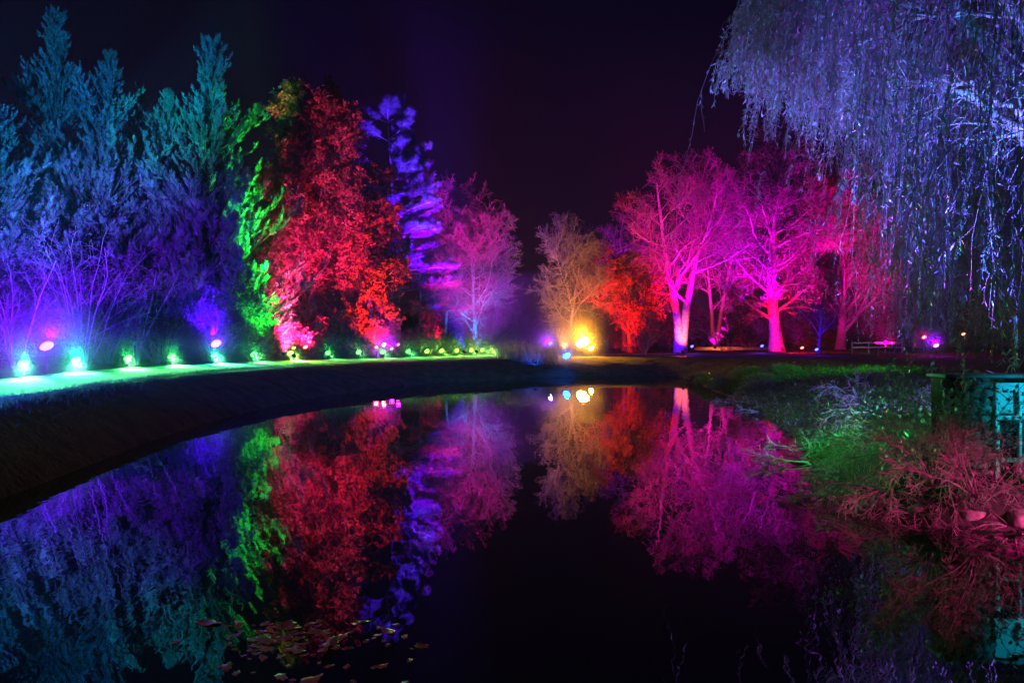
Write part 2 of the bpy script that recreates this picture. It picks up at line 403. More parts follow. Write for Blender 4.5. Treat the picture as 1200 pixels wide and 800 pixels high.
def shrub_mesh(H, sp, seed, stems=9, n2=7, n3=6, n4=0, twr=.008, r0=.035, arch=-.1, ang=.45, leaves=0, leafs=.07, lf=None, mt=None):
    g = np.random.default_rng(seed); T = Acc(); K_ = Acc()
    az = g.uniform(0, 6.28, stems); rr = g.uniform(.2, 1, stems) * ang
    pos = np.stack([np.cos(az) * .15, np.sin(az) * .15, np.zeros(stems)], -1) * sp * .5
    d = np.stack([np.cos(az) * rr * sp / H * 2, np.sin(az) * rr * sp / H * 2, np.ones(stems)], -1)
    L = H * g.uniform(.75, 1.1, stems)
    P0, R0 = poly(pos, d, L, np.full(stems, r0) * g.uniform(.6, 1.2, stems), 9, .09, arch, .25, g); T.add(*tubes(P0, R0, 5))
    p, d, L1, r1 = kids(P0, R0, L, n2, .2, 1, .6, .2, .45, g, None, .6)
    P1, R1 = poly(p, d, L1, np.maximum(r1, twr), 5, .13, arch, .4, g); K_.add(*tubes(P1, R1, 3))
    p, d, L2, r2 = kids(P1, R1, L1, n3, .15, 1, .6, .2, .5, g, None, .6)
    P2, R2 = poly(p, d, np.maximum(L2, .12), np.full(len(L2), twr * .8), 3, .16, arch * .5, .5, g); K_.add(*tubes(P2, R2, 3))
    if n4:
        p, d, L3, r3 = kids(P2, R2, L2, n4, .15, 1, .6, .2, .6, g, None, .6)
        P2, R2 = poly(p, d, np.maximum(L3, .1), np.full(len(L3), twr * .7), 2, .16, 0, .5, g); K_.add(*tubes(P2, R2, 3))
    f = None
    if leaves:
        q, tn = along(P2, max(1, int(leaves / len(P2))), g, 0, .04)
        V, F = scatter(*LEAF, q, tn + g.normal(0, .7, q.shape), g.standard_normal(q.shape), g.uniform(.6, 1.3, len(q)) * leafs)
        K2 = Acc(); K2.add(V, F); f = K2.mesh('foliage', lf or M['ivy'])
    return T.mesh('stems', mt or M['bark']), K_.mesh('twigs', mt or M['twig']), f
def make_shrub(x, y, label, group=None, z=None, name='shrub', **kw):
    s_, t_, f_ = shrub_mesh(**kw)
    r = thing(name, (x, y, (float(gz(x, y)) if z is None else z) - .04), label, 'shrub', group)
    link('stems', s_, r); link('twigs', t_, r)
    if f_ is not None: link('foliage', f_, r)
    return r

# ------------------------------------------------------------------ floodlights
def ring_box(cx, cy, cz, sx_, sy_, sz_, bev=.01):
    """bevelled box as vertices and faces"""
    import bmesh
    bm = bmesh.new(); bmesh.ops.create_cube(bm, size=1.0)
    bmesh.ops.scale(bm, vec=(sx_, sy_, sz_), verts=bm.verts)
    if bev: bmesh.ops.bevel(bm, geom=list(bm.edges), offset=bev, segments=2, affect='EDGES', profile=.6)
    bmesh.ops.triangulate(bm, faces=bm.faces[:])
    bmesh.ops.translate(bm, vec=(cx, cy, cz), verts=bm.verts); bm.verts.index_update()
    V = np.array([v.co[:] for v in bm.verts]); F = np.array([[v.index for v in f.verts] for f in bm.faces]); bm.free()
    return V, F
def lathe(prof, n_=28):
    """profile of (y, r) turned about the Y axis"""
    a_ = np.arange(n_) / n_ * 6.2832; p = np.array(prof)
    V = np.stack([p[:, 1:2] * np.cos(a_), np.repeat(p[:, :1], n_, 1), p[:, 1:2] * np.sin(a_)], -1).reshape(-1, 3)
    k = np.arange(len(p) - 1)[:, None] * n_; j = np.arange(n_)[None]; j2 = (j + 1) % n_
    return V, np.stack([k + j, k + j2, k + n_ + j2, k + n_ + j], -1).reshape(-1, 4)
hs = Acc(); hs.add(*lathe([(-.045, .118), (-.075, .128), (-.075, .140), (-.04, .142), (.03, .13), (.09, .11), (.12, .07), (.125, .001)]))
for k in range(6):
    hs.add(*lathe([(.02 + .016 * k, .09), (.02 + .016 * k, .145 - .008 * k), (.024 + .016 * k, .145 - .008 * k), (.024 + .016 * k, .09)]))
HOUSING = hs.mesh('housing', M['black'])
bk = Acc()
for s_ in (-1, 1): bk.add(*ring_box(s_ * .155, 0, -.09, .012, .035, .22, .003))
bk.add(*ring_box(0, 0, -.206, .322, .035, .012, .003)); bk.add(*ring_box(0, 0, -.36, .03, .03, .30, .004))
BRACKET = bk.mesh('bracket', M['black'])
def lens_mesh(mt):
    a = Acc(); a.add(*lathe([(-.046, .118), (-.062, .10), (-.074, .07), (-.080, .035), (-.082, .001)])); return a.mesh('lens', mt, True)
LENS = {}
LCOL = {'green': ((.07, 1, .06), 9), 'cyangreen': ((.06, 1, .30), 9), 'yellowgreen': ((.3, 1, .05), 9), 'purple': ((.95, .10, 1), 8), 'red': ((1, .12, .08), 12), 'redwhite': ((1, .5, .5), 12),
        'blue': ((.06, .07, 1), 9), 'azure': ((.03, .25, 1), 16), 'yellow': ((1, .75, .2), 40), 'amber': ((1, .5, .1), 10), 'teal': ((.1, .9, .8), 6), 'magenta': ((1, .15, .8), 10), 'white': ((.8, .8, 1), 10)}
for k_, (c_, s_) in LCOL.items(): LENS[k_] = lens_mesh(emis('lit_lens_' + k_, c_, s_))
GLOW = {'green': (.02, 1, .10), 'cyangreen': (0, 1, .28), 'yellowgreen': (.28, 1, .02), 'purple': (.09, 0, 1), 'red': (1, .008, .004), 'redwhite': (1, .03, .03), 'blue': (.03, .02, 1),
        'azure': (0, .25, 1), 'yellow': (1, .42, .01), 'amber': (1, .25, .01), 'teal': (0, .85, .75), 'magenta': (1, 0, .55), 'white': (.45, .45, 1)}
HALOS = []
def flood(x, y, lens, label, aim, h=.55, size=1.0, beams=(), group=None, z=None, post=None):
    """a floodlight on a short post; aim = where its lens looks; beams = list of (colour, watts, cone degrees, target, offset)"""
    zz = float(gz(x, y)) if z is None else z
    r = thing('floodlight', (x, y, zz), label, 'floodlight', group)
    d = Vector(aim) - Vector((x, y, zz + h)); q = d.to_track_quat('-Y', 'Z')
    for nm, me_ in (('housing', HOUSING), ('lens', LENS[lens])):
        o = link(nm, me_, r); o.location = (0, 0, h); o.rotation_mode = 'QUATERNION'; o.rotation_quaternion = q @ Quaternion((0, 1, 0), -.45); o.scale = (size * 1.22, size, size * .78)
    o = link('bracket', BRACKET, r); o.location = (0, 0, h); o.rotation_euler = (0, 0, math.atan2(d.y, d.x) + math.pi / 2); o.scale = (size, size, max(size, h / .51))
    for (c_, w_, cone, tgt, off) in beams:
        li = bpy.data.lights.new('beam', 'SPOT' if cone < 179 else 'POINT'); li.energy = w_ * (HALO if tuple(tgt[:2]) == (0, 0) else 1.0) * LP; li.color = c_; li.shadow_soft_size = .12
        if cone < 179: li.spot_size = R(cone); li.spot_blend = .9
        lo = bpy.data.objects.new('beam', li); C.objects.link(lo); lo.parent = r
        v = (Vector(tgt) - Vector((x, y, zz + h))).normalized()
        lo.location = Vector((0, 0, h)) + v * (.16 * size + off)
        lo.rotation_mode = 'QUATERNION'; lo.rotation_quaternion = v.to_track_quat('-Z', 'Y')
    if any(tuple(b[3][:2]) == (0, 0) for b in beams): HALOS.append((x, y, zz + h, size))
    return r
CAM = (0, 0, CAMZ)
# green row along the path: each faces the path, half turned to the pond
ords = ['first', 'second', 'third', 'fourth', 'fifth', 'sixth', 'seventh', 'eighth', 'ninth', 'tenth', 'eleventh', 'twelfth', 'thirteenth', 'fourteenth', 'fifteenth', 'sixteenth', 'seventeenth', 'eighteenth']
kinds = ['cyangreen', 'cyangreen', 'cyangreen', 'green', 'green', 'cyangreen', 'green', 'yellowgreen', 'green', 'green', 'green', 'green'] + ['yellowgreen'] * 6
for i, (lx, ly) in enumerate(LAMPS):
    k_ = kinds[i]; c_ = GLOW[k_]
    tx, ty = lx + 3.0, ly - 4.6
    if i > 7: tx, ty = lx + 2.2, ly - 4.0
    lab = ('glowing floodlight lighting the path, just past the leftmost visible lamp' if i == 0 else '%s floodlight glowing at the path edge, %s of the row from the left' % ({'cyangreen': 'turquoise green', 'green': 'green', 'yellowgreen': 'yellow green'}[k_], ords[i - 1]))
    p_ = 6500 if i < 8 else 4600
    flood(lx, ly, k_, lab, (tx, ty, 1.15), .42, 1.15, [((c_[0] + .14, 1, c_[2] + .12), 15000 if i < 8 else 3600, 30, (lx + (tx - lx) * .42, ly + (ty - ly) * .42, .95), 0), (c_, 1500 if i < 8 else 500, 70, (lx + (tx - lx) * .5, ly + (ty - ly) * .5, .95), 0), (c_, p_, 80, (0, 0, 15), 0)], 'green lamps along the path')
# purple heads under the conifers
pl = GLOW['purple']
flood(-16.35, 26.0, 'purple', 'tall violet floodlight glowing between turquoise lamps at the far left', CAM, .95, 1.5,
      [(pl, 12000, 110, (0, 0, 12), 0), ((.05, 0, 1), 8000, 120, (-21.5, 38, 10), .4)])
flood(-15.0, 37.5, 'purple', 'violet floodlight glowing on a post before the tallest teal conifer', CAM, 1.0, 1.7,
      [(pl, 12000, 110, (0, 0, 12), 0), ((.05, 0, 1), 9000, 110, (-19, 43, 9), .4)])

# seen lamps, tree-foot uplights and added unseen wash heads (targets are the crowns they light)
MAG, RED, VIO, BLU, AZU, TEAL, ORG, GRN, PNK = (1, 0, .38), (1, .004, .012), (.38, 0, 1), (.07, 0, 1), (0, .30, 1), (0, .55, .50), (1, .10, 0), (.02, 1, .03), (1, .0, .12)
HEADS = [
 # x, y, lens, label, lens aim, h, size, beams
 (-12.9, 12.6, 'teal', 'added turquoise floodlight on the path beyond the left edge, aimed at the tall conifers', (-24, 42, 16), .4, .8, [(TEAL, 78000, 34, (-24.0, 42, 17), 0), ((.01, .04, 1), 120000, 32, (-25, 40, 13), 0), ((.22, 0, 1), 60000, 34, (-22, 40, 5.5), 0)]),  # added out of view as a wash over the left conifers
 (-12.4, 11.6, 'teal', 'second added turquoise floodlight on the path beyond the left edge', (-18, 44, 15), .4, .8, [(TEAL, 140000, 12, (-18.9, 42, 15), 0), ((0, .22, 1), 150000, 11, (-17.3, 42, 17.5), 0), ((.10, .01, 1), 70000, 26, (-20.5, 42, 8), 0)]),
 (-10.8, 36.6, 'green', 'added green floodlight beside the tallest teal conifer, aimed up its edge', (-14, 42, 8), .4, .8, [(GRN, 90000, 28, (-14.2, 41.4, 8.8), 0), (GRN, 22000, 30, (-14.9, 41.0, 5.0), 0), ((0, .8, .25), 30000, 13, (-15.8, 41.6, 12), 0)]),
 (pd(358, 46.0), 46.0, 'red', 'red floodlight at the foot of the big red tree', CAM, .75, 1.0, [(RED, 3200, 90, (0, 0, 16), 0), ((1, .01, .16), 16000, 100, (-13.6, 52, 7), 0)]),
 (-12.6, 40.8, 'magenta', 'added rose floodlight by the path, aimed high into the big red tree', (-13.5, 52, 14), .4, .8, [((1, .01, .13), 50000, 60, (-13.4, 52, 14), 0), ((.5, .22, .5), 9000, 40, (-13.0, 52, 20), 0)]),
 (pd(344, 46.2), 46.2, 'amber', 'orange floodlight just left of the red lamp under the big red tree', CAM, .7, .8, [(RED, 1500, 90, (0, 0, 16), 0)]),
 (pd(441, 46.6), 46.6, 'red', 'red floodlight in the small cluster behind the green path lamps', CAM, .75, .8, [(RED, 2600, 90, (0, 0, 16), 0), ((1, .012, .0), 15000, 90, (-9.2, 50.6, 7), 0), ((1, .012, .0), 14000, 40, (-10.4, 51, 12), 0)]),
 (pd(449, 47), 47.3, 'redwhite', 'pale pink floodlight in the middle of the red cluster', CAM, .9, .9, [(RED, 3000, 90, (0, 0, 16), 0)]),
 (pd(459, 47), 47, 'magenta', 'magenta floodlight in the red cluster, low beside a violet one', CAM, .65, .7, [(MAG, 1500, 90, (0, 0, 16), 0), (MAG, 900, 100, (-10, 52, 4), 0)]),
 (pd(465, 47), 47.6, 'purple', 'small violet floodlight at the end of the red cluster', CAM, .9, .7, [(VIO, 1200, 90, (0, 0, 16), 0), (VIO, 2500, 80, (-11, 52, 3), 0)]),
 (-3.2, 49.6, 'blue', 'added blue floodlight in the shrubs, aimed up the layered pine', (-8, 58, 14), .4, .8, [(BLU, 420000, 46, (-7.6, 58, 14.5), 0), ((.4, .4, .6), 22000, 34, (-6.8, 58, 18), 0)]),
 (pd(505, 57), 57, 'magenta', 'magenta floodlight under the leaning red trunk', (-6, 63, 12), .4, .9, [(PNK, 16000, 70, (-6.2, 62.4, 10), 0)]),
 (-2.4, 50, 'magenta', 'added magenta floodlight near the bank, aimed high into the bare trees', (-5.5, 63, 12), .4, .8, [((.9, 0, .2), 60000, 46, (-5.2, 63, 14), 0), ((.38, .03, .75), 34000, 56, (-2.2, 66, 12), 0)]),
 (pd(553, 62), 62, 'azure', 'sky blue floodlight under the round violet tree', (-3, 66, 8), .4, .9, [(AZU, 5500, 90, (-3, 66, 5), 0)]),
 (pd(645, 54), 54, 'blue', 'blue floodlight glowing through the smoke beside the reeds', CAM, .95, 1.2, [((.10, .05, 1), 9000, 100, (0, 0, 16), 0), ((.35, 0, 1), 2800, 120, (-1, 64, 4), 0)]),
 (pd(664, 46.6), 46.6, 'azure', 'sky blue floodlight low on the far bank, nearest the water', CAM, .45, 1.7, [((0, .12, 1), 9000, 90, (0, 0, 12), 0)]),
 (pd(683, 56), 56, 'yellow', 'huge yellow floodlight blazing on the far bank', CAM, 1.05, 3.5, [((1, .36, .01), 95000, 120, (0, 0, 14), 0), ((1, .30, .02), 5000, 100, (5.2, 66, 9), .2)]),
 (pd(692, 56), 55.6, 'yellow', 'smaller yellow floodlight low beside the blazing one', CAM, .58, 1.4, [((1, .36, .01), 14000, 110, (0, 0, 9), 0)]),
 (4.0, 57.0, 'amber', 'added amber floodlight left of the blazing yellow one, aimed into the golden tree', (5, 66, 10), .35, .7, [((1, .34, .04), 10000, 60, (5.1, 66, 8), 0), ((.9, .18, .06), 6000, 50, (5.1, 66, 13), 0)]),
 (pd(722, 61), 61, 'red', 'red floodlight under the round scarlet tree', (10.5, 70, 6), .4, .9, [((1, .004, .0), 34000, 80, (10.5, 69.5, 7), 0)]),
 (pd(784, 66), 66, 'red', 'red floodlight at the left foot of the forked pink tree', (16, 72, 10), .4, .9, [((1, 0, .03), 70000, 42, (15.2, 72, 8.5), 0), (BLU, 7000, 50, (15.9, 72, 3), 0)]),
 (12.5, 54, 'magenta', 'added magenta floodlight on the far lawn, aimed at the forked pink tree', (15, 72, 14), .35, .8, [((.75, 0, .40), 75000, 42, (15.8, 72, 18), 0), ((1, .05, .2), 900, 150, (12, 66, 0), 0)]),
 (pd(811, 67), 67.0, 'blue', 'blue floodlight right of the forked pink tree', CAM, .62, 1.0, [((.08, .04, 1), 5500, 90, (0, 0, 16), 0), ((.5, 0, .8), 36000, 60, (19.0, 73.5, 16), 0)]),
 (pd(803, 69.0), 68.8, 'amber', 'small amber floodlight touching the forked pink tree', (16.5, 72, 3), .3, .7, [((1, .12, 0), 7000, 50, (16.9, 72, 3.2), 0)]),
 (pd(893, 67), 67, 'blue', 'blue floodlight left of the straight pink tree', CAM, .6, 1.0, [((.08, .04, 1), 5500, 90, (0, 0, 16), 0), (BLU, 2500, 50, (26.1, 72, 3), 0), ((.5, 0, .8), 40000, 50, (23.5, 72, 17), 0)]),
 (24.2, 62.3, 'magenta', 'added magenta floodlight on the far lawn, aimed at the straight pink tree', (25, 72, 15), .35, .8, [((.62, 0, .5), 52000, 68, (25.6, 72, 17), 0), ((1, .05, .2), 900, 150, (20, 66, 0), 0)]),
 (pd(917, 67), 67, 'magenta', 'magenta floodlight hidden at the foot of the straight pink tree', (26, 72, 6), .3, .8, [((1, 0, .03), 45000, 40, (25.9, 72, 7), 0)]),
 (pd(838, 76), 76, 'magenta', 'added magenta floodlight behind the forked tree', (24, 90, 12), .4, .9, [((.8, 0, .45), 90000, 60, (24.5, 90, 15), 0)]),
 (pd(745, 74), 74, 'purple', 'added violet floodlight behind the scarlet tree', (13, 82, 12), .4, .9, [((.6, 0, .8), 36000, 80, (13.0, 82, 14), 0)]),
 (pd(940, 62), 62, 'red', 'red floodlight between the straight pink tree and the dark sapling', CAM, .45, .9, [(RED, 2200, 90, (0, 0, 16), 0), (RED, 15000, 110, (29.5, 72, 4), 0)]),
 (pd(957, 57), 57, 'blue', 'blue floodlight at the foot of the dark sapling', CAM, .4, .9, [(BLU, 2400, 90, (0, 0, 16), 0), (BLU, 1200, 90, (24.3, 60, 3), 0)]),
 (31, 60, 'magenta', 'added magenta floodlight before the far pink crown seen through the willow', (37, 84, 12), .5, 1, [((.8, 0, .3), 200000, 60, (34, 84, 15), 0)]),
 (pd(1083, 60), 60, 'red', 'red floodlight glowing through the hanging willow strands', CAM, 1.3, 1.2, [(RED, 4500, 90, (0, 0, 16), 0)]),
 (pd(1097, 52), 52, 'magenta', 'magenta floodlight glowing behind the willow strands', CAM, .7, 1.2, [((.6, 0, 1), 4000, 90, (0, 0, 16), 0), ((.3, 0, 1), 6000, 100, (33, 62, 6), 0)]),
 (pd(1129, 66), 66, 'red', 'small red floodlight seen through the willow near the right edge', CAM, 1.6, 1.0, [(RED, 2600, 90, (0, 0, 16), 0)]),
 (8.9, 8.6, 'white', 'added blue white floodlight on a post behind the stone hut, aimed level into the willow', (8.5, 14, 3), 2.2, .8, [((.10, .12, .95), 6000, 80, (8.2, 14, 3.2), 0), ((.45, .03, .9), 4500, 70, (7.4, 13.5, 3.0), 0)]),  # added out of view to fill the lower willow strands
 # added unseen heads for the willow and the near bank, all standing beyond the right edge of the view
 (8.3, 7.9, 'white', 'added lavender floodlight just out of view under the willow', (7, 14, 8), .3, .8, [((.10, .08, 1), 15000, 80, (6.6, 13.5, 8), 0), ((.02, .38, .95), 11000, 60, (7.4, 13.5, 5), 0), ((.0, .7, .9), 2600, 26, (8.4, 13, 7.4), 0)]),
 (6.9, 6.0, 'white', 'added pale floodlight on the near bank beyond the stone hut', (6.5, 14, 7), .5, .8, [((.13, .13, .9), 15000, 62, (5.8, 14, 8.5), 0), ((.9, .2, .8), 3000, 20, (7.6, 12.8, 6.4), 0)]),
 (9.2, 10.4, 'purple', 'added violet floodlight at the willow trunk, out of view', (8, 13, 8), .5, 1, [((.5, .02, 1), 4500, 90, (7.0, 13.5, 6.5), 0)]),
 (11.2, 10.6, 'teal', 'added turquoise floodlight behind the stone hut', (9, 13, 8), .5, 1, [((0, .6, 1), 1500, 60, (9.0, 13.2, 7.8), 0)]),
 (10.9, 14.0, 'green', 'added green floodlight on a tall post by the willow trunk, aimed down the bank', (8, 17, .5), 3.3, .8, [((.02, 1, .08), 9500, 84, (7.6, 17.5, .4), 0), ((.03, .6, .5), 6000, 50, (7.2, 21, .3), 0), ((.9, .02, .5), 5000, 24, (6.3, 17.2, .9), 0)]),
 (9.3, 12.0, 'green', 'added green floodlight out of view behind the hut, low over the brush', (6, 13, .4), 2.6, .8, [((.0, .9, .12), 4200, 70, (6.4, 13.2, .3), 0)]),
 (8.9, 9.9, 'teal', 'added turquoise floodlight behind the stone hut, aimed at the water', (5.5, 12, .4), 1.3, .8, [((.02, .6, .45), 500, 60, (5.8, 12.5, -.2), 0), ((.8, .02, .45), 700, 50, (6.0, 12.4, .8), 0)]),
 (9.0, 4.2, 'magenta', 'added crimson floodlight on the right bank beside the viewer', (5.2, 8.3, .2), .9, .8, [((1, .01, .28), 4400, 26, (4.5, 8.5, -.1), 0)]),
 (9.2, 4.8, 'teal', 'added turquoise floodlight on the right bank beside the viewer', (5.8, 8.6, 1), 1.0, .8, [((0, .50, .80), 1700, 15, (6.2, 8.7, 1.35), 0), ((0, .5, .42), 700, 24, (5.6, 8.6, .5), 0), ((.03, .5, .5), 1600, 34, (5.6, 15.0, 1.2), 0)]),
]
for (x_, y_, k_, lab, aim, h_, sz, bm_) in HEADS:
    flood(x_, y_, k_, lab, aim, h_, sz, bm_)

# ------------------------------------------------------------------ conifers on the left
make_conifer('conifer', -24.2, 34.0, 'feathery dark conifer cut by the left edge, shorter than its neighbours', H=13.2, Rm=5.4, seed=11, nb=270, prof=.85)
make_conifer('conifer', pd(60, 42), 42.0, 'tallest spire of conifer at the far left, lit violet and teal', H=20.9, Rm=6.4, seed=12, nb=360, prof=.95)
make_conifer('conifer', pd(108, 39.5), 39.5, 'dense bluish conifer just right of the leftmost spire', H=17.2, Rm=5.8, seed=13, nb=320, prof=.9)
make_conifer('conifer', pd(172, 50), 50.0, 'unlit dark conifer standing between the two teal groups', H=19.5, Rm=5.4, seed=14, nb=260, prof=.85)
make_conifer('conifer', pd(196, 43), 43.0, 'shorter dark conifer against the left side of the teal spire', H=16.4, Rm=5.0, seed=15, nb=260, prof=.85)
make_conifer('conifer', pd(244, 42), 42.0, 'tall teal conifer whose right side glows bright green', H=19.4, Rm=6.2, seed=16, nb=400, prof=.9)
make_conifer('conifer', pd(20, 50), 50.0, 'shadowed conifer behind the far left spire', H=17.0, Rm=5.2, seed=17, nb=140, prof=.65)

# big leafy trees
make_bare('broadleaf_tree', pd(372, 52), 52.0, 'big oval red tree still in leaf', 'tree', H=20.0, spread=4.5, seed=21, r0=.34, n1=30, n2=11, n3=8, n4=3, up=.6, crown_base=.05, low=-.02, leaves=84000, leafs=.21, twr=.014, a1=.8)
make_bare('broadleaf_tree', pd(440, 50.5), 50.5, 'smaller orange red tree in leaf beside the big red one', 'tree', H=15.2, spread=2.2, seed=22, r0=.22, n1=26, n2=10, n3=7, n4=2, up=.6, crown_base=.04, low=-.02, leaves=46000, leafs=.20, twr=.014, a1=.8)
make_bare('broadleaf_tree', pd(738, 70), 70.0, 'round scarlet tree behind the yellow lamp', 'tree', H=9.6, spread=4.2, seed=23, r0=.2, n1=20, n2=10, n3=8, n4=3, up=.5, crown_base=.08, low=0, leaves=16000, leafs=.2, twr=.014)
for x_, d_, sd_, h_, lb_ in ((361, 49.6, 24, 2.6, 'leafy red bush left of the trunk of the big red tree'), (384, 49.2, 25, 3.0, 'leafy scarlet bush before the trunk of the big red tree'), (408, 49.8, 26, 3.2, 'leafy red bush between the two red trees')):
    make_shrub(pd(x_, d_), d_, lb_, 'leafy bushes under the red trees', H=h_, sp=2.8, seed=sd_, stems=16, n2=8, n3=7, n4=2, r0=.03, twr=.01, ang=.8, leaves=9000, leafs=.2, lf=M['leaf'])
# layered pine
def pine(H, seed):
    g = np.random.default_rng(seed); T = Acc(); K_ = Acc()
    P0, R0 = poly(np.zeros((1, 3)), np.array([[0, 0, 1.0]]), np.array([H]), np.array([.3]), 14, .015, .1, .1, g); T.add(*tubes(P0, R0, 8))
    pos = []; d = []; L = []
    for k in range(12):
        h = .18 + .80 * k / 11
        for j in range(6):
            az = g.uniform(-1.15, .85) if j < 4 else g.uniform(0, 6.28)
            hh = min(h + g.normal(0, .008), .985); i = min(int(hh * 14), 13); u = hh * 14 - i
            pos.append(P0[0, i] * (1 - u) + P0[0, i + 1] * u); d.append([math.cos(az), math.sin(az), .02 + .45 * (h - .3)])
            L.append((1.6 + 4.0 * (1 - h) ** .7) * g.uniform(.6, 1.05) if h < .93 else 1.2)
    pos, d, L = np.array(pos), np.array(d), np.array(L)
    P1, R1 = poly(pos, d, L, .02 + .016 * L, 7, .05, .12, .3, g); T.add(*tubes(P1, R1, 5))
    p, d2, L2, r2 = kids(P1, R1, L, 14, .3, 1, .9, .2, .30, g, lambda t: 1.2 - .6 * t, .5, .9)
    P2, R2 = poly(p, d2, np.clip(L2, .35, 1.3), np.full(len(L2), .014), 4, .07, .22, .5, g); K_.add(*tubes(P2, R2, 3))
    q, tn = along(P2, 22, g, .1, .07)
    V, F = scatter(*TUFT, q, tn * .8 + UP * .35 + g.normal(0, .3, q.shape), g.standard_normal(q.shape), g.uniform(.20, .36, len(q)))
    K2 = Acc(); K2.add(V, F)
    return T.mesh('trunk', M['bark'], True), K_.mesh('branches', M['twig']), K2.mesh('foliage', M['needle'])
t_, b_, f_ = pine(20.4, 31)
r_ = make_tree('pine_tree', pd(466, 58), 58.0, 'blue pine with flat layered boughs behind the orange red tree', 'pine tree', t_, f_); link('branches', b_, r_)

# bare trees
make_bare('bare_tree', pd(519, 68), 68.0, 'slender bare tree with a leaning red lit trunk', 'tree', H=17.6, spread=4.3, seed=41, r0=.17, n1=18, n2=9, n3=8, n4=3, lean=(.07, 0), crown_base=.36, twr=.017)
make_bare('bare_tree', pd(492, 72), 72.0, 'bare tree with a thin reddish trunk behind the pine boughs', 'tree', H=14.5, spread=3.6, seed=42, r0=.15, n1=14, n2=9, n3=7, n4=3, crown_base=.4, twr=.014)
make_bare('bare_tree', pd(557, 66), 66.0, 'round bare violet tree with a blue lit middle', 'tree', H=14.8, spread=4.6, seed=43, r0=.24, n1=24, n2=12, n3=8, n4=4, up=.32, crown_base=.14, low=.02, twr=.017)
make_bare('bare_tree', pd(668, 66), 66.0, 'bare golden tree standing above the blazing yellow lamp', 'tree', H=12.6, spread=4.2, seed=44, r0=.2, n1=20, n2=12, n3=8, n4=4, up=.38, crown_base=.26, low=.12, twr=.017)
make_bare('bare_tree', pd(797, 72), 72.0, 'massive pink tree with a trunk forking from the ground', 'tree', H=19.6, spread=7.2, seed=45, r0=.62, forks=2, fork_a=.14, n1=13, n2=9, n3=8, n4=4, up=.4, crown_base=.28, low=.2, twr=.021, leaves=2500, leafs=.2)
make_bare('bare_tree', pd(838, 90), 90.0, 'pink bare tree further off, between the two big pink ones', 'tree', H=20.5, spread=7.0, seed=46, r0=.36, forks=2, fork_a=.2, n1=11, n2=9, n3=7, n4=4, crown_base=.25, twr=.022)
make_bare('bare_tree', pd(910, 72), 72.0, 'tall pink tree with one straight thick trunk', 'tree', H=23.0, spread=6.2, seed=47, r0=.60, n1=34, n2=9, n3=7, n4=4, up=.25, crown_base=.14, low=.10, twr=.020, leaves=2500, leafs=.2)
make_bare('bare_tree', pd(732, 82), 82.0, 'violet tipped bare tree rising behind the scarlet one', 'tree', H=16.5, spread=5.4, seed=48, r0=.3, n1=14, n2=9, n3=8, n4=3, crown_base=.3, twr=.021)
make_bare('bare_tree', pd(959, 60), 60.0, 'dark sapling with upswept twigs right of the straight pink tree', 'tree', H=8.6, spread=2.8, seed=49, r0=.12, n1=18, n2=9, n3=7, n4=3, up=.9, crown_base=.12, low=.05, twr=.010, a1=.7)
make_bare('broadleaf_tree', pd(985, 86), 86.0, 'wide magenta tree seen through the willow curtain', 'tree', H=21.5, spread=7.8, seed=50, r0=.5, n1=26, n2=9, n3=8, n4=3, crown_base=.1, low=.04, twr=.022, leaves=16000, leafs=.3)
make_bare('bare_tree', pd(1075, 92), 92.0, 'dim crimson tree far behind the willow', 'tree', H=22.0, spread=8.6, seed=51, r0=.4, n1=22, n2=11, n3=8, n4=3, crown_base=.12, low=.05, twr=.02)

# shrubs under the conifers and along the banks
SB = 'bare shrubs below the conifers'
make_shrub(pd(20, 29), 29.0, 'thin blue lit bare shrub at the far left edge', SB, H=4.3, sp=1.7, seed=61, stems=7, r0=.035)
make_shrub(pd(100, 31.5), 31.5, 'bare shrub with blue stems spreading upward behind the second lamp', SB, H=5.4, sp=2.6, seed=62, stems=11, r0=.035, ang=.6)
make_shrub(pd(186, 37), 37.0, 'vase shaped bare shrub glowing pale violet', SB, H=4.4, sp=3.0, seed=63, stems=16, r0=.04, ang=.7, n2=9)
make_shrub(pd(160, 35), 35.0, 'slim greenish bare shrub beside the pale vase shaped one', SB, H=4.6, sp=1.0, seed=64, stems=5, r0=.04)
make_shrub(pd(298, 41), 41.0, 'bare bluish shrub at the foot of the green lit conifer', SB, H=3.9, sp=2.6, seed=65, stems=10, r0=.03, ang=.6)
DB = 'dense twiggy shrubs lit violet'
for k, (q, d_, h_, s_, lb) in enumerate([(-20, 33, 5.6, 3.5, 'dense violet bush at the left edge'), (55, 35, 5.8, 3.6, 'dense violet bush directly behind the left violet lamp'), (125, 36.5, 5.2, 3.2, 'dense indigo bush between the violet lamp and the pale shrub'),
                                         (195, 40, 6.0, 3.4, 'dense violet bush rising behind the pale vase shaped shrub'), (252, 39.6, 4.2, 2.6, 'dense violet bush behind the right violet lamp')]):
    make_shrub(pd(q, d_), d_, lb, DB, H=h_, sp=s_, seed=70 + k, stems=16, n2=9, n3=8, n4=3, r0=.04, ang=.7, leaves=14000, leafs=.13, lf=M['conifer'])
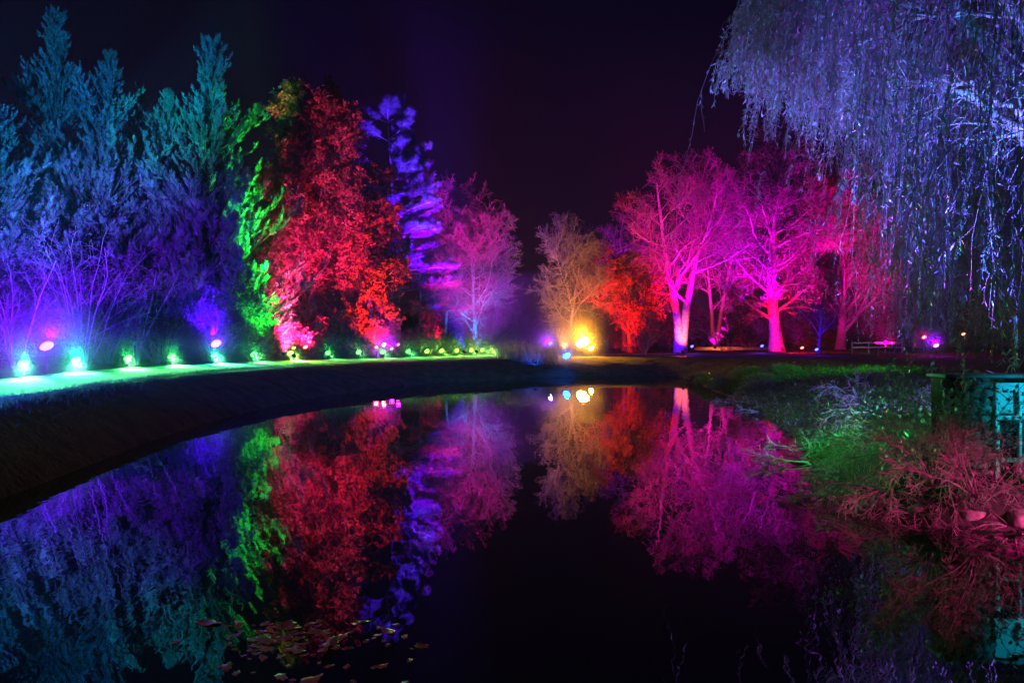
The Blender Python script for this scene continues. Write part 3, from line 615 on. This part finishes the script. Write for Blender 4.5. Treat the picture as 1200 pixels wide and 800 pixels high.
# low shrubs on the outer side of the lamps
LS = 'low shrubs behind the path lamps'
lows = [(30, 33, 1.0), (85, 36, .9), (140, 38.5, 1.2), (215, 41, 1.1), (262, 43.5, 1.2), (325, 46.6, 1.3), (380, 49, 1.0), (408, 50, 1.2), (485, 55, 2.1), (505, 56.5, 2.4), (530, 58.5, 2.0), (552, 60, 1.7), (575, 62.5, 1.6), (598, 64, 1.2)]
wds = ['at the far left', 'below the left violet lamp', 'right of the left violet lamp', 'below the pale vase shaped shrub', 'below the right violet lamp', 'left of the red lamp', 'under the big red tree', 'left of the red cluster', 'right of the red cluster', 'below the blue cone bush',
       'under the leaning red trunk', 'under the round violet tree', 'at the left end of the reeds', 'behind the reeds']
for k, ((q, d_, h_), wd) in enumerate(zip(lows, wds)):
    make_shrub(pd(q, d_), d_, 'low leafy shrub ' + wd, LS, H=h_, sp=2.6, seed=90 + k, stems=22, n2=6, n3=5, r0=.016, ang=.9, leaves=5000, leafs=.13, lf=M['leaf'] if k > 7 else M['ivy'])
# two small glowing bushes
make_shrub(pd(566, 62), 62.0, 'small bare bush glowing sky blue below the round violet tree', None, H=4.0, sp=2.6, seed=110, stems=14, n2=8, n3=7, r0=.03, ang=.7)
make_conifer('clipped_conifer', pd(502, 60), 60.0, 'compact cone shaped evergreen glowing deep blue', H=4.0, Rm=1.25, seed=111, nb=110, fs=.3, prof=.6)
make_shrub(pd(755, 62), 62.0, 'dark upright shrub left of the forked pink tree', None, H=3.4, sp=1.8, seed=112, stems=24, n2=7, n3=5, r0=.02, ang=.5, leaves=3000, leafs=.12)
make_shrub(pd(852, 76), 76.0, 'arching bare shrub between the two big pink trunks', None, H=3.6, sp=3.4, seed=113, stems=14, n2=8, n3=6, r0=.03, ang=.9, arch=-.8)
# far dark hedge row
HR = 'dark shrubs of the far hedge row'
s_, t_, f_ = shrub_mesh(H=4.6, sp=5.0, seed=120, stems=20, n2=9, n3=8, n4=2, r0=.04, ang=.9, leaves=16000, leafs=.26, lf=M['conifer'])
first = thing('hedge_shrub', (0, 0, 0), 'broad dark evergreen shrub of the far hedge row', 'shrub', HR)
link('stems', s_, first); link('twigs', t_, first); link('foliage', f_, first)
for k in range(17):
    x_ = 8 + k * 4.6 + rng.uniform(-1, 1); y_ = 101 + rng.uniform(-4, 5)
    if k == 0: first.location = (x_, y_, float(gz(x_, y_))); o = first
    else: o = dup(first, (x_, y_, float(gz(x_, y_))), rng.uniform(0, 6), scale=(1, 1, rng.uniform(.8, 1.25)))
for k in range(8):
    x_ = -34 + k * 4.8 + rng.uniform(-1, 1); y_ = 88 + rng.uniform(-4, 5)
    dup(first, (x_, y_, float(gz(x_, y_))), rng.uniform(0, 6), scale=(1, 1, rng.uniform(.8, 1.3)))

# low wall and rail on the far lawn
a = Acc(); a.add(*ring_box(0, 0, .14, 8.6, .35, .30, .03)); b_ = Acc(); b_.add(*ring_box(0, 0, .325, 8.8, .5, .07, .02))
r_ = thing('low_wall', (pd(858, 84), 84, float(gz(pd(858, 84), 84)) - .05), 'long low stone wall glowing orange between the pink trunks', 'wall')
link('wall', a.mesh('wall', M['stone']), r_); link('coping', b_.mesh('coping', M['stone']), r_)
for x_, c_, lb in ((pd(845, 81.5), (1, .16, .01), 'amber floodlight low before the long far wall'),):
    flood(x_, 81.5, 'amber', lb, (x_ + 1, 84, 1.3), .12, .5, [(c_, 900, 150, (x_ + 1, 84, 1.3), 0)])
r_ = thing('rail_fence', (pd(1028, 62), 62, float(gz(pd(1028, 62), 62)) - .05), 'low timber rail fence lit green behind the willow strands', 'fence')
a = Acc(); a.add(*ring_box(0, 0, .88, 4.4, .05, .12, .01)); link('rail', a.mesh('rail', M['wood']), r_)
a = Acc(); a.add(*ring_box(0, 0, .5, 4.4, .05, .12, .01)); link('rail', a.mesh('rail', M['wood']), r_)
pm = Acc(); pm.add(*ring_box(0, .06, .5, .10, .07, 1.05, .01)); pm = pm.mesh('post', M['wood'])
for k in range(4): link('post', pm, r_, (-2.1 + 1.4 * k, 0, 0))
flood(pd(1010, 60), 60.6, 'yellowgreen', 'small yellow green floodlight at the rail fence', (pd(1028, 62), 62, 1.9), .25, .5, [((.5, 1, .05), 60, 140, (pd(1030, 62), 62, 1.8), 0)])

# ------------------------------------------------------------------ willow on the right
g = np.random.default_rng(200)
T = Acc(); K_ = Acc()
tx, ty = 10.7, 13.8
P = np.array([[[0, 0, 0], [-.05, 0, 1.5], [.0, .05, 3.0], [-.15, .0, 4.3], [-.35, -.1, 5.4]]]); T.add(*tubes(P, np.array([[.62, .46, .40, .36, .30]]), 12))
limbs = [  # polylines in world coordinates
 ([(10.35, 13.7, 5.0), (9.2, 13.2, 5.75), (8.2, 13.0, 6.25), (7.3, 12.7, 6.6), (6.4, 12.8, 6.7)], .10),
 ([(10.35, 13.7, 4.6), (9.0, 12.6, 5.6), (8.0, 12.2, 6.1), (7.2, 12.0, 6.35), (6.3, 11.9, 6.2)], .07),
 ([(10.35, 13.7, 5.2), (9.35, 13.2, 7.0), (8.6, 13.1, 8.4), (7.7, 13.2, 9.6), (6.6, 13.4, 10.4)], .12),
 ([(8.6, 13.1, 7.9), (7.4, 13.0, 7.9), (6.2, 12.9, 7.3), (5.2, 12.8, 7.0), (4.6, 12.7, 6.6)], .045),
 ([(10.35, 13.7, 5.2), (10.2, 14.8, 7.4), (9.4, 16.0, 9.4), (8.2, 17.2, 10.6), (6.8, 18.4, 11.2)], .20),
 ([(10.35, 13.7, 5.2), (11.3, 14.4, 7.4), (12.4, 15.0, 9.0), (13.4, 15.6, 10.2), (14.4, 16, 10.8)], .22),
 ([(10.35, 13.7, 4.4), (10.1, 11.9, 5.4), (9.6, 10.6, 6.0), (9.0, 9.5, 6.4), (8.2, 8.6, 6.5)], .10)]
off = np.array([tx, ty, float(gz(tx, ty)) - .1])
for pts, r0_ in limbs:
    p = np.array(pts); s = np.linspace(0, len(p) - 1, 17)
    q = np.stack([np.interp(s, np.arange(len(p)), p[:, i]) for i in range(3)], -1)
    q[1:-1] = (q[:-2] + 2 * q[1:-1] + q[2:]) / 4; q[1:] += g.normal(0, .035, q[1:].shape)
    P = (q - off)[None]; Rr = r0_ * np.linspace(1, .25, 17)[None]; T.add(*tubes(P, Rr, 8))
    n_ = 12
    Lq = np.array([np.linalg.norm(np.diff(q, axis=0), axis=1).sum()])
    pp, dd, LL, rr_ = kids(P, Rr, Lq, n_, .15, 1, .8, .3, .32, g, None, .55)
    P1, R1 = poly(pp, dd, np.maximum(LL, .8), np.minimum(rr_, .035), 8, .13, -.1, .3, g); T.add(*tubes(P1, R1, 5))
    pp, dd, LL, rr_ = kids(P1, R1, np.maximum(LL, .8), 8, .15, 1, .8, .3, .6, g, None, .55)
    P2, R2 = poly(pp, dd, LL, np.minimum(rr_, .012), 6, .15, -.9, .4, g); K_.add(*tubes(P2, R2, 3))
N = 4000
X0 = g.uniform(3.9, 14.5, N * 4); Y0 = g.uniform(9.0, 20.5, N * 4)
k1 = ((X0 - 10.0) / 5.9) ** 2 + ((Y0 - 14.8) / 5.8) ** 2
keep = (k1 < 1) & (X0 / Y0 > .29) & (g.random(N * 4) < .35 + .65 * np.sqrt(k1)) & (g.random(N * 4) < np.interp(X0 / Y0, [.40, .56], [.42, 1])) & (X0 / Y0 < .95); X0, Y0, k1 = X0[keep][:N], Y0[keep][:N], k1[keep][:N]; N = len(X0)
ztop = 6.6 + 5.4 * np.sqrt(np.maximum(1 - k1, .0)) - g.exponential(.8, N)
rat = X0 / Y0 * 13
zb = np.interp(rat, [3.6, 4.9, 5.6, 6.2, 6.9, 7.4, 9.5], [6.8, 6.4, 6.0, 5.7, 5.2, 1.6, 1.2]) + g.exponential(.9, N)
zb = np.where((g.random(N) < .06) & (rat > 5), 1.7, zb)
zb = CAMZ + (zb - CAMZ) * Y0 / 13.0
L = np.clip(ztop - zb, .8, 11.5)
nz = g.random(N)
S = 12; P = np.zeros((N, S + 1, 3)); P[:, 0] = np.stack([X0, Y0, ztop], -1) - off
outd = np.stack([(X0 - 10.2), (Y0 - 14.0), np.zeros(N)], -1); outd = nrm(outd)
cur = nrm(outd * .9 + UP * .3 + g.normal(0, .2, (N, 3)))
for s in range(S):
    cur = nrm(cur + np.array([0, 0, -.42]) * (1.0 if s < 5 else .8) + g.normal(0, .075, (N, 3)) + np.array([-.012, 0, 0]))
    P[:, s + 1] = P[:, s] + cur * (L / S * 1.06)[:, None]
W_ = P + off; wx = 600 + FP * W_[..., 0] / W_[..., 1]; wy = 400 - FP * (W_[..., 2] - CAMZ) / W_[..., 1]
jx = np.where(g.random(N) < .5, g.normal(0, 34, N), g.normal(0, 12, N))
lim = np.interp(wx + jx[:, None], [835, 868, 900, 960, 1005, 1045, 1300], [-60, 100, 150, 180, 240, 430, 475])
bad = (wy > lim + 12).any(1) & (nz > .05)
lb_ = (wx > 1070) & (wy < 210) & (W_[..., 1] < 13.2); bad |= lb_.any(1) & (nz < .5)
P = P[~bad]; L = L[~bad]; N = len(P); print('strands', N)
K_.add(*tubes(P, .0058 * np.linspace(1, .45, S + 1)[None].repeat(N, 0), 3))
pp, dd, LL, rr_ = kids(P, np.full((N, S + 1), .004), L, 4, .2, .95, .5, .2, .16, g)
LL = np.minimum(LL, .9); P3, R3 = poly(pp, dd, np.maximum(LL, .3), np.full(len(LL), .0035), 4, .12, -.9, .5, g); K_.add(*tubes(P3, R3, 3))
q1, t1 = along(P, 32, g, .08, .012); q2, t2 = along(P3, 6, g, .05, .012)
q = np.concatenate([q1, q2]); tn = np.concatenate([t1, t2])
V, F = scatter(*NARROW, q, tn * .8 + g.normal(0, .55, q.shape) + np.array([0, 0, -.35]), g.standard_normal(q.shape), g.uniform(.06, .135, len(q)))
a = Acc(); a.add(V, F)
WT = thing('willow_tree', tuple(off), 'weeping willow hanging a curtain of narrow leaves over the right bank', 'willow')
link('trunk', T.mesh('trunk', M['wbark'], True), WT); link('branches', K_.mesh('branches', M['twig']), WT); link('foliage', a.mesh('foliage', M['willow']), WT)

# ------------------------------------------------------------------ right bank: bare brush, ground cover, stones, hut
BB = 'bare brush on the near bank'
brush = [(7.9, 25.5, 1.2, 2.4, 'bare bush where the mossy bank meets the lawn'), (7.5, 22.0, 1.3, 2.8, 'teal tinted bare bush at the far end of the tangle'), (6.9, 19.3, 1.3, 3.2, 'bare teal bush leaning over the pond'), (6.2, 16.8, 1.3, 3.4, 'wide bare bush with pink tips drooping to the water'),
         (8.6, 17.2, 1.7, 2.6, 'tall bare bush behind the wide drooping one'), (5.8, 14.6, 1.2, 3.0, 'low tangle of stems over the darkest water'), (7.4, 13.9, 1.6, 2.6, 'dark tangle standing under the willow strands'), (9.0, 14.9, 1.7, 2.4, 'bare bush standing further back under the willow'),
         (5.3, 12.6, 1.1, 2.8, 'low bare bush half way along the near bank'), (4.9, 10.9, .9, 2.4, 'green lit tangle at the tip of the near bank'), (6.4, 11.8, 1.5, 2.2, 'bare bush left of the stone hut'), (9.6, 20.5, 1.7, 2.8, 'bare bush at the edge of the far lawn'), (8.3, 12.2, 1.7, 2.2, 'bare bush behind the stone hut'),
         (4.75, 9.3, .9, 1.5, 'small bare bush before the cobbled corner of the hut'), (5.35, 9.35, 1.5, 1.5, 'reddish bare bush growing up behind the cobbled wall'), (10.4, 17.5, 1.7, 2.6, 'bare bush beyond the willow strands')]
for k, (x_, y_, h_, s_, lb) in enumerate(brush):
    make_shrub(x_, y_, lb, BB, H=h_ * .8, sp=s_ * 1.15, seed=300 + k, stems=13, n2=7, n3=5, n4=2, r0=.018, twr=.0085 if y_ > 13 else .0055, ang=1.6, arch=-.75, mt=M['bstem'])
make_shrub(4.98, 8.75, 'leafy turquoise bush climbing the corner of the stone hut', None, z=.45, H=1.35, sp=.9, seed=390, stems=14, n2=8, n3=6, n4=2, r0=.012, twr=.0045, ang=.7, arch=-.3, leaves=2600, leafs=.055, lf=M['willow'], mt=M['bstem'])
make_shrub(5.35, 8.45, 'bare bush standing in front of the cobbled wall', None, z=.35, H=1.15, sp=1.0, seed=391, stems=12, n2=8, n3=6, n4=2, r0=.012, twr=.0045, ang=.8, arch=-.4, mt=M['bstem'])
# reddish stems over the water in front of the stones
for k, (x_, y_, h_, s_, lb) in enumerate([(5.6, 8.15, .62, 2.4, 'crimson lit bare stems trailing over the water by the edging stones'), (6.5, 7.6, .8, 2.6, 'crimson lit bare stems at the right edge, low over the pond'), (4.8, 8.8, .6, 2.0, 'short crimson stems at the tip of the stone edging'), (5.2, 7.7, .35, 2.2, 'lowest crimson stems, lying on the water before the stones'), (4.1, 9.6, .5, 2.0, 'thin crimson stems over dark water beyond the stones')]):
    make_shrub(x_, y_, lb, 'crimson stems over the water', z=.12, H=h_, sp=s_, seed=330 + k, stems=22, n2=9, n3=6, n4=3, r0=.010, twr=.0034, ang=1.8, arch=-1.1)
# ivy and grass
def on_bank(n, x0, x1, y0, y1, dmin, dmax, g):
    X = g.uniform(x0, x1, n); Y = g.uniform(y0, y1, n); d = sdist(X, Y); k = (d > dmin) & (d < dmax)
    return X[k], Y[k]
g = np.random.default_rng(400)
X, Y = on_bank(60000, 3.8, 14, 8.8, 45, .02, 7.5, g)
cl = wav(X, Y, 1.3, 9) + wav(X, Y, 3.1, 10)
k = (cl > -.25) & (g.random(len(X)) < np.clip(18 / Y, 0, 1)); X, Y = X[k], Y[k]
q = np.stack([X, Y, gz(X, Y) + g.random(len(X)) ** 2 * .22], -1)
V, F = scatter(*LEAF, q, g.normal(0, 1, q.shape) * [1, 1, .45], UP + g.normal(0, .35, q.shape), g.uniform(.06, .13, len(q)))
tag(link('ground_cover', mesh('ground_cover', V, F, M['ivy'])), 'leafy green ground cover on the near right bank', 'ground cover', kind='stuff')
BL = (np.array([[-.5, 0, 0], [.5, 0, 0], [.32, .5, .06], [-.32, .5, .06], [0, 1, .22]]) * [.05, 1, 1], [np.array([[0, 1, 2, 3]]), np.array([[3, 2, 4]])])
def blades(X, Y, h, wd, lean, g, mt, name, label, cat, z=None):
    q = np.stack([X, Y, (gz(X, Y) if z is None else z) - .02], -1)
    a = Acc(); dirs = UP + g.normal(0, lean, q.shape); zz = g.standard_normal(q.shape); s = g.uniform(.5, 1.2, len(q)) * h
    pv = BL[0] * [wd, 1, 1]
    V, F = scatter(pv, BL[1][0], q, dirs, zz, s); V2, F2 = scatter(pv, BL[1][1], q, dirs, zz, s)
    tag(link(name, mesh(name, V, [F, F2], mt)), label, cat, kind='stuff')
X, Y = on_bank(90000, 3.8, 16, 8.8, 46, .05, 8, g); k = g.random(len(X)) < np.clip(16 / Y, 0, 1); X, Y = X[k], Y[k]
blades(X, Y, .26, .55, .45, g, M['grass'], 'bank_grass', 'rough green grass on the right bank', 'grass')
t = g.random(16000); S_ = resample(inner, 400); i = (t ** 1.5 * 320).astype(int) + 20; p = S_[i] + g.normal(0, .2, (16000, 2)) * (1 + 1.2 * (wav(S_[i, 0], S_[i, 1], 3.0, 77) > .1))[:, None] + np.array([.1, 0])
blades(p[:, 0], p[:, 1], .16, .7, .6, g, M['grass'], 'path_edge_grass', 'ragged grass along the inner edge of the path', 'grass')
X, Y = on_bank(60000, -12, 14, 9, 62, .05, 14, g); k = (g.random(len(X)) < .5) & ~((X < -1) & (Y < 66) & (sdist(X, Y) > 2.6)); X, Y = X[k], Y[k]
blades(X, Y, .12, .9, .6, g, M['grass'], 'lawn_grass', 'short dark grass on the pond banks', 'grass')
t = g.random(900); X = pd(585 + 68 * t, 46.5) + g.normal(0, .15, 900); Y = 45.2 + g.uniform(0, 3.0, 900) + (1 - t) * 1.0
blades(X, Y, 1.15, .45, .22, g, M['reed'], 'reeds', 'stand of tall thin reeds lit blue on the far bank', 'reeds')
flood(pd(628, 44.3), 45.0, 'blue', 'small blue floodlight at the water edge below the reeds', (pd(615, 47), 47.5, 1.6), .2, .5, [((.01, .06, 1), 260, 150, (pd(612, 47), 47.5, 1.5), 0)])
# mossy tussocks at the far tip of the right bank
for k, (x_, y_, s_) in enumerate([(9.6, 37.5, .75), (9.3, 34.0, .8), (9.0, 31.0, .75), (9.6, 28.5, .7), (8.9, 26.6, .65), (10.6, 33.0, .7), (10.8, 29.5, .8)]):
    gg = np.random.default_rng(500 + k); n_ = 1500
    th = gg.uniform(0, 6.28, n_); el = np.arccos(gg.uniform(.05, 1, n_)); dr = np.stack([np.sin(el) * np.cos(th), np.sin(el) * np.sin(th), np.cos(el)], -1)
    q = dr * [s_ * 1.3, s_ * 1.1, s_ * .7] * (1 + .12 * np.sin(th * 5 + k)[:, None]) * .75
    V, F = scatter(BL[0], BL[1][0], q, dr + UP * .3 + gg.normal(0, .4, q.shape), gg.standard_normal(q.shape), gg.uniform(.2, .42, n_))
    o = link('grass_tussock', mesh('grass_tussock', V, F, M['grass'])); o.location = (x_, y_, float(gz(x_, y_)) - .05)
    tag(o, ['green tussock at the far tip of the mossy bank', 'round green tussock second from the far tip', 'green tussock in the middle of the mossy row', 'green tussock before the dark hollow', 'green tussock nearest the bare brush', 'tussock set back behind the far tip', 'tussock set back near the bare brush'][k], 'grass tussock', 'mossy tussocks on the right bank')
flood(15.4, 24.5, 'green', 'added green floodlight standing in the lawn behind the willow, aimed along the mossy bank', (9.4, 31, .8), 1.2, .7, [((.03, 1, .02), 3000, 50, (9.2, 32, .2), 0)])  # head added behind the willow to wash the bank green
# stones
def blob(sx_, sy_, sz_, seed, sub=3):
    import bmesh
    bm = bmesh.new(); bmesh.ops.create_icosphere(bm, subdivisions=sub, radius=1.0); gg = np.random.default_rng(seed)
    V = np.array([v.co[:] for v in bm.verts]); bm.verts.index_update(); F = np.array([[v.index for v in f.verts] for f in bm.faces]); bm.free()
    V = np.sign(V) * np.abs(V) ** .72
    f = 1
    for _ in range(4):
        d = gg.standard_normal(3); f = f + .06 * np.sin(V @ d * gg.uniform(1.5, 3.5) + gg.uniform(0, 6))
    return V * f[:, None] * [sx_, sy_, sz_], F
for k, (x_, y_, sx_, sz_, lb) in enumerate([(4.62, 9.35, .22, .13, 'smallest edging stone at the tip of the bank'), (4.95, 8.85, .24, .15, 'grey edging stone second from the tip'), (5.32, 8.52, .26, .14, 'long flat edging stone below the hut corner'),
                                            (5.74, 8.28, .25, .19, 'rounded turquoise edging stone below the window post'), (6.2, 8.1, .27, .2, 'large edging stone at the right edge'), (6.75, 7.95, .3, .2, 'edging stone furthest right')]):
    sx_ *= .8; sz_ *= .55; a = Acc(); a.add(*blob(sx_, .16, sz_, 600 + k)); o = link('edging_stone', a.mesh('edging_stone', M['stone'], True)); o.location = (x_, y_, .06 + sz_ * .5); o.rotation_euler = (.1, -.08, -.45 + .1 * k)
    tag(o, lb, 'stone', 'stones edging the pond')
# stone hut: a cobble wall and a white painted window frame beside it
hz = .50; X0h, X1h, Yh = 5.14, 5.62, 8.75
hut = thing('stone_hut', (X0h, Yh, hz), 'small cobbled stone hut with a white window frame at the right edge', 'hut')
a = Acc(); a.add(*ring_box(.28, .2, .56, .52, .34, 1.2, .02)); a.add(*ring_box(2.3, .52, .56, 3.6, .06, 1.2, 0)); link('mortar', a.mesh('mortar', M['mortar']), hut)
a = Acc(); gg = np.random.default_rng(44); zc = .02; row = 0
while zc < 1.12:
    hh = gg.uniform(.06, .10); xc = gg.uniform(-.04, .0)
    while xc < .50:
        ww = gg.uniform(.07, .17); V, F = blob(ww * .53, gg.uniform(.03, .06), hh * .55, int(gg.integers(1e6)), 3); ca = gg.normal(0, .22); V = V @ np.array([[math.cos(ca), 0, math.sin(ca)], [0, 1, 0], [-math.sin(ca), 0, math.cos(ca)]]); a.add(V + [min(xc + ww / 2, .5), .03 + gg.uniform(-.01, .015), zc + hh / 2 + gg.normal(0, .012)], F); xc += ww + .012
    yc = 9
    while yc < .26:
        ww = gg.uniform(.1, .16); V, F = blob(.04, ww * .5, hh * .5, int(gg.integers(1e6)), 2); a.add(V + [.02, yc + ww / 2, zc + hh / 2], F); yc += ww + .012
    zc += hh + .012; row += 1
link('wall', a.mesh('wall', M['stone'], True), hut)
wf = Acc()
wf.add(*ring_box(.585, 0, .49, .05, .06, 1.02, .006)); wf.add(*ring_box(.86, 0, .49, .035, .05, .94, .006)); wf.add(*ring_box(1.14, 0, .49, .035, .05, .94, .006)); wf.add(*ring_box(1.52, 0, .49, .05, .06, 1.02, .006))
wf.add(*ring_box(1.05, .002, .70, .88, .05, .05, .006)); wf.add(*ring_box(1.05, .002, .20, .88, .05, .05, .006))
fr = link('window_frame', wf.mesh('window_frame', M['white']), hut)
a = Acc(); a.add(*ring_box(1.05, .04, .93, .90, .03, .36, .006)); link('board', a.mesh('board', M['white']), hut)
a = Acc(); a.add(*ring_box(1.05, .03, .40, .88, .01, .6, 0)); link('pane', a.mesh('pane', M['glass']), fr)
a = Acc(); a.add(*ring_box(1.28, .28, 1.185, 2.5, .42, .04, .01)); link('coping', a.mesh('coping', M['stone']), hut)

# ------------------------------------------------------------------ floating leaves
lm = []
for k in range(4):
    gg = np.random.default_rng(700 + k); n_ = 22; th = np.arange(n_) / n_ * 6.283
    rr_ = .5 * (1 + .18 * np.sin(th * (3 + k) + k) + .10 * np.sin(th * 7)) * np.array([1.0, .72])[:, None]
    ring = np.stack([np.cos(th) * rr_[0], np.sin(th) * rr_[1], .05 * np.cos(th * 2 + k) + .045], -1)
    inn = ring * [.55, .55, 0] + [0, 0, .012]; V = np.concatenate([ring, inn, [[0, 0, .008]], ring - [0, 0, .014]])
    F4 = np.array([[i, (i + 1) % n_, n_ + (i + 1) % n_, n_ + i] for i in range(n_)] + [[(i + 1) % n_, i, 2 * n_ + 1 + i, 2 * n_ + 1 + (i + 1) % n_] for i in range(n_)]); F3 = np.array([[n_ + i, n_ + (i + 1) % n_, 2 * n_] for i in range(n_)])
    lm.append(mesh('floating_leaf', V, [F4, F3], M['fleaf'], True))
g = np.random.default_rng(720)
for k in range(150):
    if k < 95: xx = g.normal(335, 48); yy = 728 + abs(g.normal(0, 24))
    else: xx = g.uniform(255, 500); yy = g.uniform(728, 805)
    Y_ = CAMZ * FP / (yy - 400); X_ = (xx - 600) / FP * Y_
    o = link('floating_leaf', lm[k % 4]); s = g.uniform(.018, .06) * (2.2 if g.random() < .10 else 1); o.scale = (s * 1.5, s * 1.2, s); o.location = (X_, Y_, .002); o.rotation_euler = (g.normal(0, .06), g.normal(0, .06), g.uniform(0, 6.28))
    tag(o, 'curled fallen leaf floating on the dark pond near the viewer', 'leaf', 'fallen leaves floating on the pond')
flood(-9.4, 5.0, 'blue', 'added blue floodlight on the left bank beside the viewer, skimming the slope', (-8.4, 16, .6), .8, .8, [((.02, .06, 1), 34000, 60, (-8.4, 17, .6), 0)])  # added unseen head, gives the left bank its blue tint
flood(-4.5, -1.5, 'magenta', 'added rose floodlight beside the viewer, skimming the floating leaves', (-1.8, 5.6, 0), .5, .8, [((1, .25, .4), 600, 44, (-1.7, 5.4, 0), 0)], z=1.0)  # added unseen head so the floating leaves catch some light

# ------------------------------------------------------------------ haze
import bmesh
bm = bmesh.new(); bmesh.ops.create_cube(bm, size=1.0); bmesh.ops.scale(bm, vec=(384, 374, 36), verts=bm.verts); bmesh.ops.translate(bm, vec=(0, 145, 15.6), verts=bm.verts)
me = bpy.data.meshes.new('haze'); bm.to_mesh(me); bm.free()
m = bpy.data.materials.new('thin_haze'); m.use_nodes = True; n, l = m.node_tree.nodes, m.node_tree.links
n.remove(n['Principled BSDF']); v = n.new('ShaderNodeVolumePrincipled'); v.inputs['Color'].default_value = (.9, .9, .92, 1); v.inputs['Density'].default_value = HAZE; v.inputs['Anisotropy'].default_value = .0
l.new(v.outputs[0], n['Material Output'].inputs['Volume']); me.materials.append(m)
tag(link('haze', me), 'thin night haze over the garden', 'haze', kind='stuff')

# low mist volumes added to imitate glow round the lamps
def vol(name, dens, col=(.9, .9, .92)):
    m = bpy.data.materials.new(name); m.use_nodes = True; n, l = m.node_tree.nodes, m.node_tree.links
    n.remove(n['Principled BSDF']); v = n.new('ShaderNodeVolumePrincipled'); v.inputs['Color'].default_value = (*col, 1); v.inputs['Density'].default_value = dens
    l.new(v.outputs[0], n['Material Output'].inputs['Volume']); return m
SMK = [(1.4, 58.0, 3.4, 9.0, 5.0, 4.4)]
MM = vol('lamp_halo', .06); n, l = MM.node_tree.nodes, MM.node_tree.links
t = n.new('ShaderNodeTexCoord'); vd = n.new('ShaderNodeVectorMath'); vd.operation = 'DISTANCE'; vd.inputs[1].default_value = (.5, .5, .5); l.new(t.outputs['Generated'], vd.inputs[0])
mr = n.new('ShaderNodeMapRange'); mr.interpolation_type = 'SMOOTHSTEP'; mr.inputs[1].default_value = .5; mr.inputs[2].default_value = .0; mr.inputs[3].default_value = 0; mr.inputs[4].default_value = .09
l.new(vd.outputs['Value'], mr.inputs[0]); l.new(mr.outputs[0], [q for q in n if q.type == 'PRINCIPLED_VOLUME'][0].inputs['Density'])
V, F = blob(1, 1, 1, 1, 3); mme = mesh('halo', nrm(V), F, MM, True)
for x_, y_, z_, s_ in [q for q in HALOS if (q[0] < -13.5 and q[1] < 40) or q[3] > 1.11]:
    o = link('halo', mme); o.location = (x_, y_, z_); o.scale = ((1.9 if s_ < 1.3 else min(1.7 * s_, 3.4)),) * 3
    tag(o, 'low mist volume added to imitate lamp glow', 'halo', kind='stuff')
for (x_, y_, z_, rx, ry, rz) in SMK:
    V, F = blob(1, 1, 1, 888, 4); V = nrm(V) * (1 + .10 * np.sin(V @ np.array([2.1, 1.2, 2.6]) * 1.6 + 1)[:, None] + .06 * np.sin(V @ np.array([-3.1, 2.2, 4.0]) * 1.7)[:, None])
    V = V * [rx, ry, rz]; a = Acc(); a.add(V + [x_, y_, z_], F)
    tag(link('smoke', a.mesh('smoke', vol('drifting_smoke', .013), True)), 'smoke drifting between the violet and the yellow lamps', 'smoke', kind='stuff')
